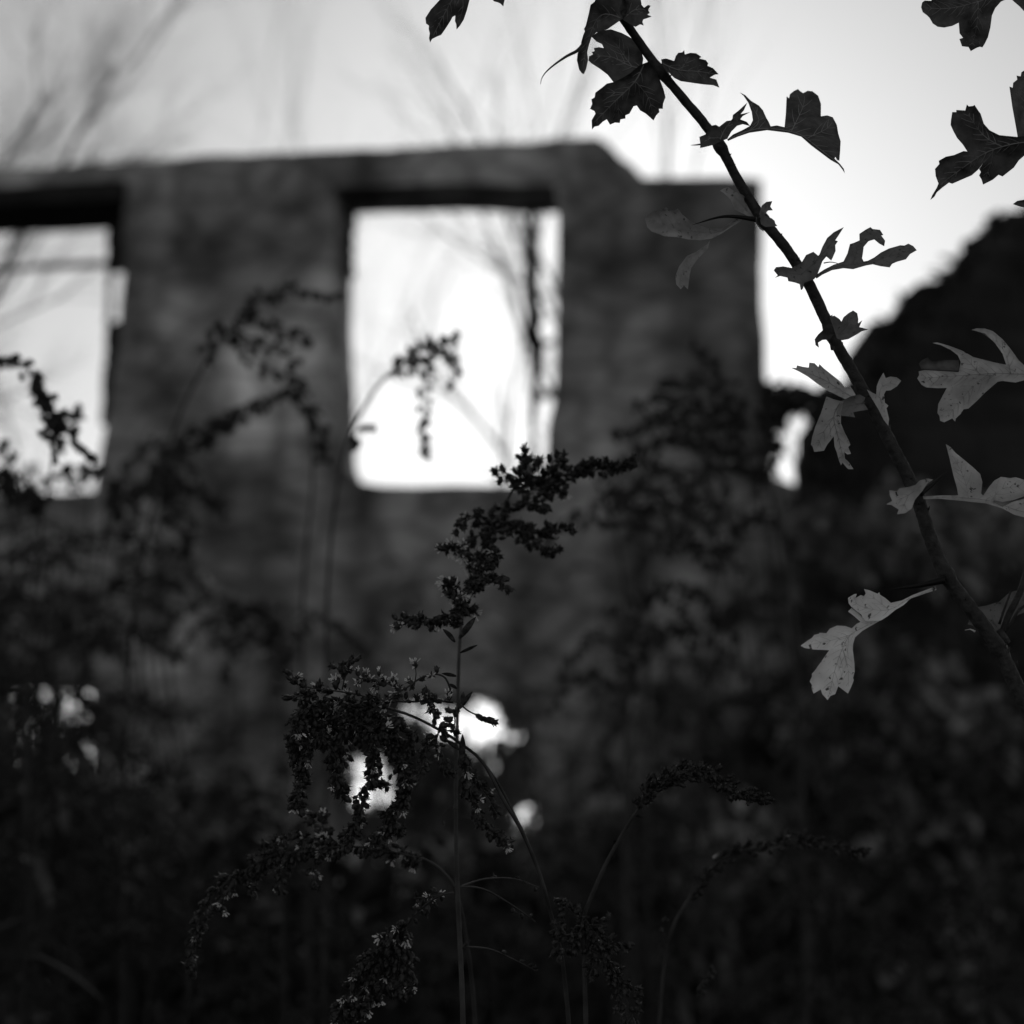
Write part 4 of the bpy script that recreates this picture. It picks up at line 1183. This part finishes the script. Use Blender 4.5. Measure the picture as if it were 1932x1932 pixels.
def stand(kind, px, top, d, label, group, v=None):
    """a plant rooted on the ground d metres away whose tip reaches the given height in the picture"""
    i = R.randrange(len(PROTO[kind])) if v is None else v
    if v is None:
        for k, used in enumerate(USED[kind]):
            if not used and k < 2:
                i = k
                break
        i = min(i, 1) if kind == 'shrub' else i
    src, h0 = PROTO[kind][i]
    o = src if not USED[kind][i] else copy_thing(src)
    USED[kind][i] = True
    top_p = at(px, top, d)
    s = max(0.25, top_p.z / h0)
    o.location = (top_p.x, top_p.y, 0)
    o.scale = (s * R.uniform(.9, 1.1), s * R.uniform(.9, 1.1), s)
    o.rotation_euler = (0, 0, R.uniform(0, 6.28))
    tag(o, label, None, group)
    return o


GL = ('dark out of focus goldenrod in the left thicket, under the left opening', 'goldenrod thicket under the left opening')
GM = ('dark out of focus goldenrod in the middle thicket, under the window opening', 'goldenrod thicket under the window opening')
GR = ('dark out of focus goldenrod in the right thicket, before the wall end', 'goldenrod thicket before the wall end')
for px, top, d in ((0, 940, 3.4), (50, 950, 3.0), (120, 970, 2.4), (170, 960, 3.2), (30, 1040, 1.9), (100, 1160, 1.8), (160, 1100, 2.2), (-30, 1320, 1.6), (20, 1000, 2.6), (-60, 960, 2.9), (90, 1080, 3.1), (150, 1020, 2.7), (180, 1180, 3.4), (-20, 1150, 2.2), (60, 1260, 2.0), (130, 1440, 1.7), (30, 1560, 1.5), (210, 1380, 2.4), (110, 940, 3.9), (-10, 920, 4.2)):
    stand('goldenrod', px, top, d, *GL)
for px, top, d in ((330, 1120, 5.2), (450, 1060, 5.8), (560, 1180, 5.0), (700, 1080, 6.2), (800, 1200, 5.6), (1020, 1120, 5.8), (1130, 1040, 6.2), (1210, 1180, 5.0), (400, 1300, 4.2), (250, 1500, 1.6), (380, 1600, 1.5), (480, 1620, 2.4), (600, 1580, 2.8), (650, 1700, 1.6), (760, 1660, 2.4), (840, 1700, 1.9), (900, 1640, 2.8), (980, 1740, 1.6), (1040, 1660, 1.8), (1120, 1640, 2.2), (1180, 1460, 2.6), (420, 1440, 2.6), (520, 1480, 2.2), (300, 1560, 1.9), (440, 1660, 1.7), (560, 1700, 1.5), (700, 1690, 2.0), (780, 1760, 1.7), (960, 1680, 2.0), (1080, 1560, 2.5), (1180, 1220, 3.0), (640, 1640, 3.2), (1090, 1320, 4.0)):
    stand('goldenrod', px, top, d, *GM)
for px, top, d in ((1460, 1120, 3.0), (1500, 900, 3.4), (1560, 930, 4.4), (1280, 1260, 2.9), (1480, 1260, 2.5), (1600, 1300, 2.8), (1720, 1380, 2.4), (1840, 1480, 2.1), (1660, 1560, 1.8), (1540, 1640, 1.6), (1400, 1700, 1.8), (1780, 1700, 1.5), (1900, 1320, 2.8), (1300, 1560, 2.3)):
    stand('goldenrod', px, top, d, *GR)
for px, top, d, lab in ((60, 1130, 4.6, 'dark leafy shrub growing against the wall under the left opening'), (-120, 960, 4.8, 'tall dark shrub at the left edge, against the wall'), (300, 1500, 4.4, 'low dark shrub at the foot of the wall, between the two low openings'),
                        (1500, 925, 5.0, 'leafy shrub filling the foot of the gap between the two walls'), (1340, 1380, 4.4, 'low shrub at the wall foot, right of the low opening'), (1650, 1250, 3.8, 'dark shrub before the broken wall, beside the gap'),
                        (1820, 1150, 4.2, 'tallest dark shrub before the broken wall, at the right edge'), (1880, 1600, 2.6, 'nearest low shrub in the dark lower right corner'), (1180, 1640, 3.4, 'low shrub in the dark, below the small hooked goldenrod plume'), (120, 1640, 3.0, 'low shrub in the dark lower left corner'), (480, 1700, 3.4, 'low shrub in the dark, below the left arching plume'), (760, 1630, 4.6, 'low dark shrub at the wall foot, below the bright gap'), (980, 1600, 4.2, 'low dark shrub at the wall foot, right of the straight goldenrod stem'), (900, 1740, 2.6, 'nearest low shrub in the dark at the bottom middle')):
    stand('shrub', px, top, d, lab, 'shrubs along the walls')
for px, top, d, lab in ((1270, 1240, 5.0, 'pale leaved shrub before the wall, above the hooked goldenrod plume'), (1620, 1330, 4.6, 'pale leaved shrub before the broken wall, below the brightest leaf'), (1830, 1280, 4.8, 'pale leaved shrub before the broken wall, at the right edge'),
                        (1420, 1480, 4.0, 'low pale leaved shrub right of the hooked goldenrod plume'), (1740, 1560, 3.6, 'low pale leaved shrub in the dark lower right'), (340, 1380, 4.6, 'pale leaved shrub left of the nodding goldenrod cluster')):
    stand('shrub', px, top, d, lab, 'pale leaved shrubs', 2)


# ------------------------------------------------------------------ bare trees behind the ruin
def bare_tree(label, base_px, d, h, lean, seed, levels=4, r0=0.05, group='bare trees behind the ruin', spread=0.55, n1=9, start=0.3, reach=1.0):
    rnd = random.Random(seed)
    q = at(base_px, 1563, d)
    root = thing('bare_tree', label, 'tree', (q.x, q.y, 0), group)
    tr, cr = MB(), MB()
    b = Vector((q.x, q.y, -0.05))

    def limb(p, dv, ln, r, lev, mb):
        n = 6
        pts, rs = [p], [r]
        c = p.copy()
        dd = dv.normalized()
        for i in range(n):
            dd = (dd + rdir(rnd) * 0.2 + Vector((0, 0, 0.05))).normalized()
            c = c + dd * ln / n
            pts.append(c.copy())
            rs.append(r * (1 - 0.75 * (i + 1) / n))
        mb.tube(pts, rs, 5 if lev < 2 else 3)
        if lev >= levels:
            return
        m = n1 if lev == 0 else (10 if lev == 1 else 7)
        for k in range(m):
            t = (start if lev == 0 else 0.2) + (1 - (start if lev == 0 else 0.2)) * (k + rnd.random()) / m
            i = min(n - 1, int(t * n))
            pp = pts[i].lerp(pts[i + 1], t * n - i)
            tv = (pts[i + 1] - pts[i]).normalized()
            sd_ = rdir(rnd)
            sd_ = (sd_ - tv * sd_.dot(tv)).normalized()
            limb(pp, tv + sd_ * spread * rnd.uniform(.6, 1.5), ln * rnd.uniform(.3, .55) * (reach if lev == 0 else 1.0), rs[i] * (0.42 if lev == 0 else 0.5), lev + 1, cr)

    limb(b, Vector((lean[0], lean[1], 1)), h, r0, 0, tr)
    tr.build('trunk', M['tree'], root)
    cr.build('crown', M['tree'], root)
    return root


bare_tree('leaning bare tree with a forked crown, upper left above the wall', -640, 11.0, 6.4, (0.25, 0.0), 31, 4, 0.045, spread=0.7, start=0.5, n1=12, reach=0.5)
bare_tree('bare tree at the left edge, behind the leaning one', -570, 12.5, 7.4, (0.22, 0.0), 32, 4, 0.055, spread=0.65, start=0.45, n1=18, reach=0.42)
bare_tree('thin sapling rising behind the wall top, right of the leaning tree', 370, 15.0, 6.9, (0.02, 0), 33, 3, 0.03, spread=0.35)
bare_tree('thin sapling behind the wall, left of the window opening', 560, 16.0, 6.6, (-0.02, 0), 34, 3, 0.03, spread=0.35)
bare_tree('tallest sapling, seen above the window opening', 870, 15.0, 9.5, (0.01, 0), 35, 3, 0.03, spread=0.22, start=0.6)
bare_tree('crooked sapling seen through the right half of the window opening', 1030, 11.0, 5.2, (-0.09, 0), 36, 3, 0.10, spread=0.8, n1=9, start=0.45)
bare_tree('straight sapling above the broken corner of the wall', 1035, 16.0, 9.5, (0.01, 0), 37, 3, 0.028, spread=0.22, start=0.62)
bare_tree('thin sapling seen through the left opening', 60, 14.0, 4.8, (0.03, 0), 38, 3, 0.025, spread=0.6)


# ------------------------------------------------------------------ leafy growth with gaps, and ivy
def leafy(name, cat, label, spots_, dr, n, size, gaps=(), group=None, root_px=None, lean=0.12, mk='weedleaf'):
    """a bush or creeper of many single leaves; spots_ are (x, y, spread) in the picture, dr its range of distance"""
    d = sum(dr) / 2
    q = at(root_px[0], root_px[1], d)
    o = thing(name, label, cat, (q.x, q.y, 0), group)
    fol, st = MB(), MB()
    for k in range(n):
        x, y, sp_ = R.choice(spots_)
        an, rr = R.uniform(0, 6.283), sp_ * R.random() ** 0.5
        x, y = x + math.cos(an) * rr, y + math.sin(an) * rr
        if any((x - gx) ** 2 / (ga * ga) + (y - gy) ** 2 / (gb * gb) < 1 for gx, gy, ga, gb in gaps):
            continue
        p = at(x, y, R.uniform(*dr))
        lance(fol, p, rdir(), Vector((0, 0, 1)), size * R.uniform(.6, 1.2), size * R.uniform(.45, .75), R.uniform(0, .5), 0, 3)
    for x, y, sp_ in spots_:
        if any((x - gx) ** 2 / (ga * ga) + (y - gy) ** 2 / (gb * gb) < 1.4 for gx, gy, ga, gb in gaps):
            continue
        e = at(x, y, d)
        b = Vector((q.x + R.uniform(-.2, .2), q.y, -0.03))
        pts = [b.lerp(e, t) + Vector((0.05 * math.sin(t * 5), 0, lean * math.sin(t * 3.1416))) for t in [i / 8 for i in range(9)]]
        st.tube(pts, [0.009 - 0.0009 * i for i in range(9)], 5)
    fol.build('foliage', M[mk], o)
    st.build('stem', M['weed'], o)
    return o


grid_ = [(x, y, 30) for x in range(640, 1020, 32) for y in range(1335, 1590, 30)]
GAPS = [(x, y, a * 1.22, b * 1.22) for x, y, a, b in [(905, 1368, 44, 40), (800, 1352, 46, 16), (850, 1358, 30, 20), (838, 1385, 26, 12), (972, 1392, 15, 13), (938, 1442, 14, 13), (690, 1442, 24, 22), (680, 1498, 34, 26), (722, 1500, 26, 24), (724, 1455, 20, 18),
        (985, 1532, 16, 26), (968, 1520, 6, 10), (1000, 1540, 5, 14), (950, 1490, 10, 10), (925, 1500, 8, 8)]]
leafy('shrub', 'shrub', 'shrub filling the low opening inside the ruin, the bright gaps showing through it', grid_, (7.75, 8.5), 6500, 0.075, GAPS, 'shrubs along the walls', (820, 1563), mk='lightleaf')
grid_ = [(x, y, 34) for x in range(-60, 200, 34) for y in range(1300, 1470, 34)]
leafy('shrub', 'shrub', 'thin shrub behind the low opening at the left edge', grid_, (8.3, 9.0), 340, 0.07, [], 'shrubs along the walls', (60, 1563))
edge = [(1536, 1010, 40), (1536, 960, 34), (1540, 905, 20), (1545, 850, 14), (1548, 800, 14), (1570, 765, 24), (1615, 745, 26), (1650, 700, 22), (1655, 640, 18), (1690, 610, 26), (1720, 575, 24), (1770, 545, 28), (1810, 510, 20), (1835, 470, 22), (1880, 430, 24), (1930, 410, 26),
        (1600, 850, 60), (1700, 700, 60), (1640, 950, 70), (1800, 640, 60), (1560, 1100, 60), (1550, 1250, 60)]
leafy('ivy', 'ivy', 'dark ivy creeping over the ragged edge of the broken wall', edge, (5.35, 5.58), 420, 0.05, [], None, (1640, 1563), lean=0.0, mk='weed')


def arching(px, top, d, label, group, side=0):
    """a goldenrod with long thin plumes bending over"""
    stem = [(px, 1900), (px + R.uniform(-20, 20), 1500), (px + R.uniform(-30, 30), (1500 + top) / 2), (px + R.uniform(-40, 40), top + 120)]
    tipx, tipy = stem[-1]
    pl = []
    for k in range(6):
        sgn = side if (side and R.random() < .75) else R.choice((-1, 1))
        sx, sy = tipx + R.uniform(-15, 15), tipy + R.uniform(0, 200)
        ln = R.uniform(90, 230)
        up = R.uniform(30, 110)
        pl.append([(sx, sy), (sx + sgn * ln * .3, sy - up), (sx + sgn * ln * .7, sy - up * .9), (sx + sgn * ln, sy - up * .2 + R.uniform(-20, 30))])
    return back_goldenrod(label, px, stem, pl, d, 8, 0.17, 20, 4.0, group)


for px, top, d, sd_ in ((250, 800, 2.3, 1), (540, 1010, 2.3, -1)):
    arching(px, top, d, 'blurred goldenrod with long arching plumes before the plaster, left of the window opening', 'arching goldenrod left of the window opening', sd_)
for px, top, d, sd_ in ((1230, 780, 2.3, 1), (1330, 900, 2.1, 1), (1200, 1060, 2.0, 1)):
    arching(px, top, d, 'blurred goldenrod with long arching plumes before the wall, right of the window opening', 'arching goldenrod right of the window opening', sd_)

leafy('creeper', 'creeper', 'blurred dark leafy spray crossing the bright gap between the two walls', [(1452, 742, 16), (1475, 752, 16), (1500, 758, 15), (1525, 760, 15), (1550, 756, 16), (1580, 748, 18), (1610, 742, 18), (1460, 790, 14), (1456, 840, 12)],
      (4.6, 4.9), 420, 0.05, [], None, (1470, 1563), lean=0.0)
for spots_, dr, n, lab, rp in (
        ([(1290, 1310, 60), (1330, 1350, 50), (1240, 1340, 40), (1350, 1420, 40)], (5.2, 5.8), 260, 'pale leafy weed in the dark, left of the brightest leaf', (1290, 1563)),
        ([(1250, 1550, 45), (1215, 1530, 30), (1290, 1570, 36)], (4.4, 4.9), 170, 'pale leafy weed under the arch of the hooked goldenrod plume', (1250, 1563)),
        ([(1340, 1680, 40), (1310, 1660, 28), (1390, 1690, 34)], (4.0, 4.5), 130, 'pale leafy weed under the faint thin goldenrod', (1340, 1563)),
        ([(1170, 1665, 36), (1150, 1630, 24)], (4.2, 4.6), 80, 'pale leafy weed left of the hooked goldenrod stem', (1170, 1563)),
        ([(1700, 980, 70), (1800, 1040, 80), (1620, 1040, 60), (1880, 1000, 70), (1560, 1000, 50)], (4.4, 5.1), 420, 'grey leafy growth before the broken wall, above the lowest thorn', (1720, 1563)),
        ([(1720, 1300, 90), (1600, 1240, 70), (1840, 1380, 90), (1540, 1360, 60), (1660, 1460, 80)], (4.0, 4.9), 420, 'grey leafy growth behind and below the brightest leaf', (1700, 1563)),
        ([(1420, 1560, 70), (1500, 1640, 70), (1620, 1640, 80), (1780, 1600, 90), (1880, 1700, 80)], (3.4, 4.2), 130, 'grey leafy growth in the dark lower right corner', (1620, 1563)),
        ([(315, 905, 34), (330, 940, 26)], (5.4, 5.8), 70, 'small pale leafy tuft below the drooping blurred plume, left', (320, 1563)),
        ([(320, 1080, 36), (280, 1120, 40), (300, 1170, 40)], (4.8, 5.4), 130, 'pale leafy weed before the wall, right of the left thicket', (300, 1563)),
        ([(310, 1690, 50), (440, 1740, 60), (720, 1780, 50), (260, 1560, 60)], (3.6, 4.4), 190, 'grey leafy growth in the dark under the left arching plume', (420, 1563))):
    leafy('weed', 'weed', lab, spots_, dr, int(n * 1.5), 0.065, [], 'pale leafy weeds', rp, mk='lightleaf')

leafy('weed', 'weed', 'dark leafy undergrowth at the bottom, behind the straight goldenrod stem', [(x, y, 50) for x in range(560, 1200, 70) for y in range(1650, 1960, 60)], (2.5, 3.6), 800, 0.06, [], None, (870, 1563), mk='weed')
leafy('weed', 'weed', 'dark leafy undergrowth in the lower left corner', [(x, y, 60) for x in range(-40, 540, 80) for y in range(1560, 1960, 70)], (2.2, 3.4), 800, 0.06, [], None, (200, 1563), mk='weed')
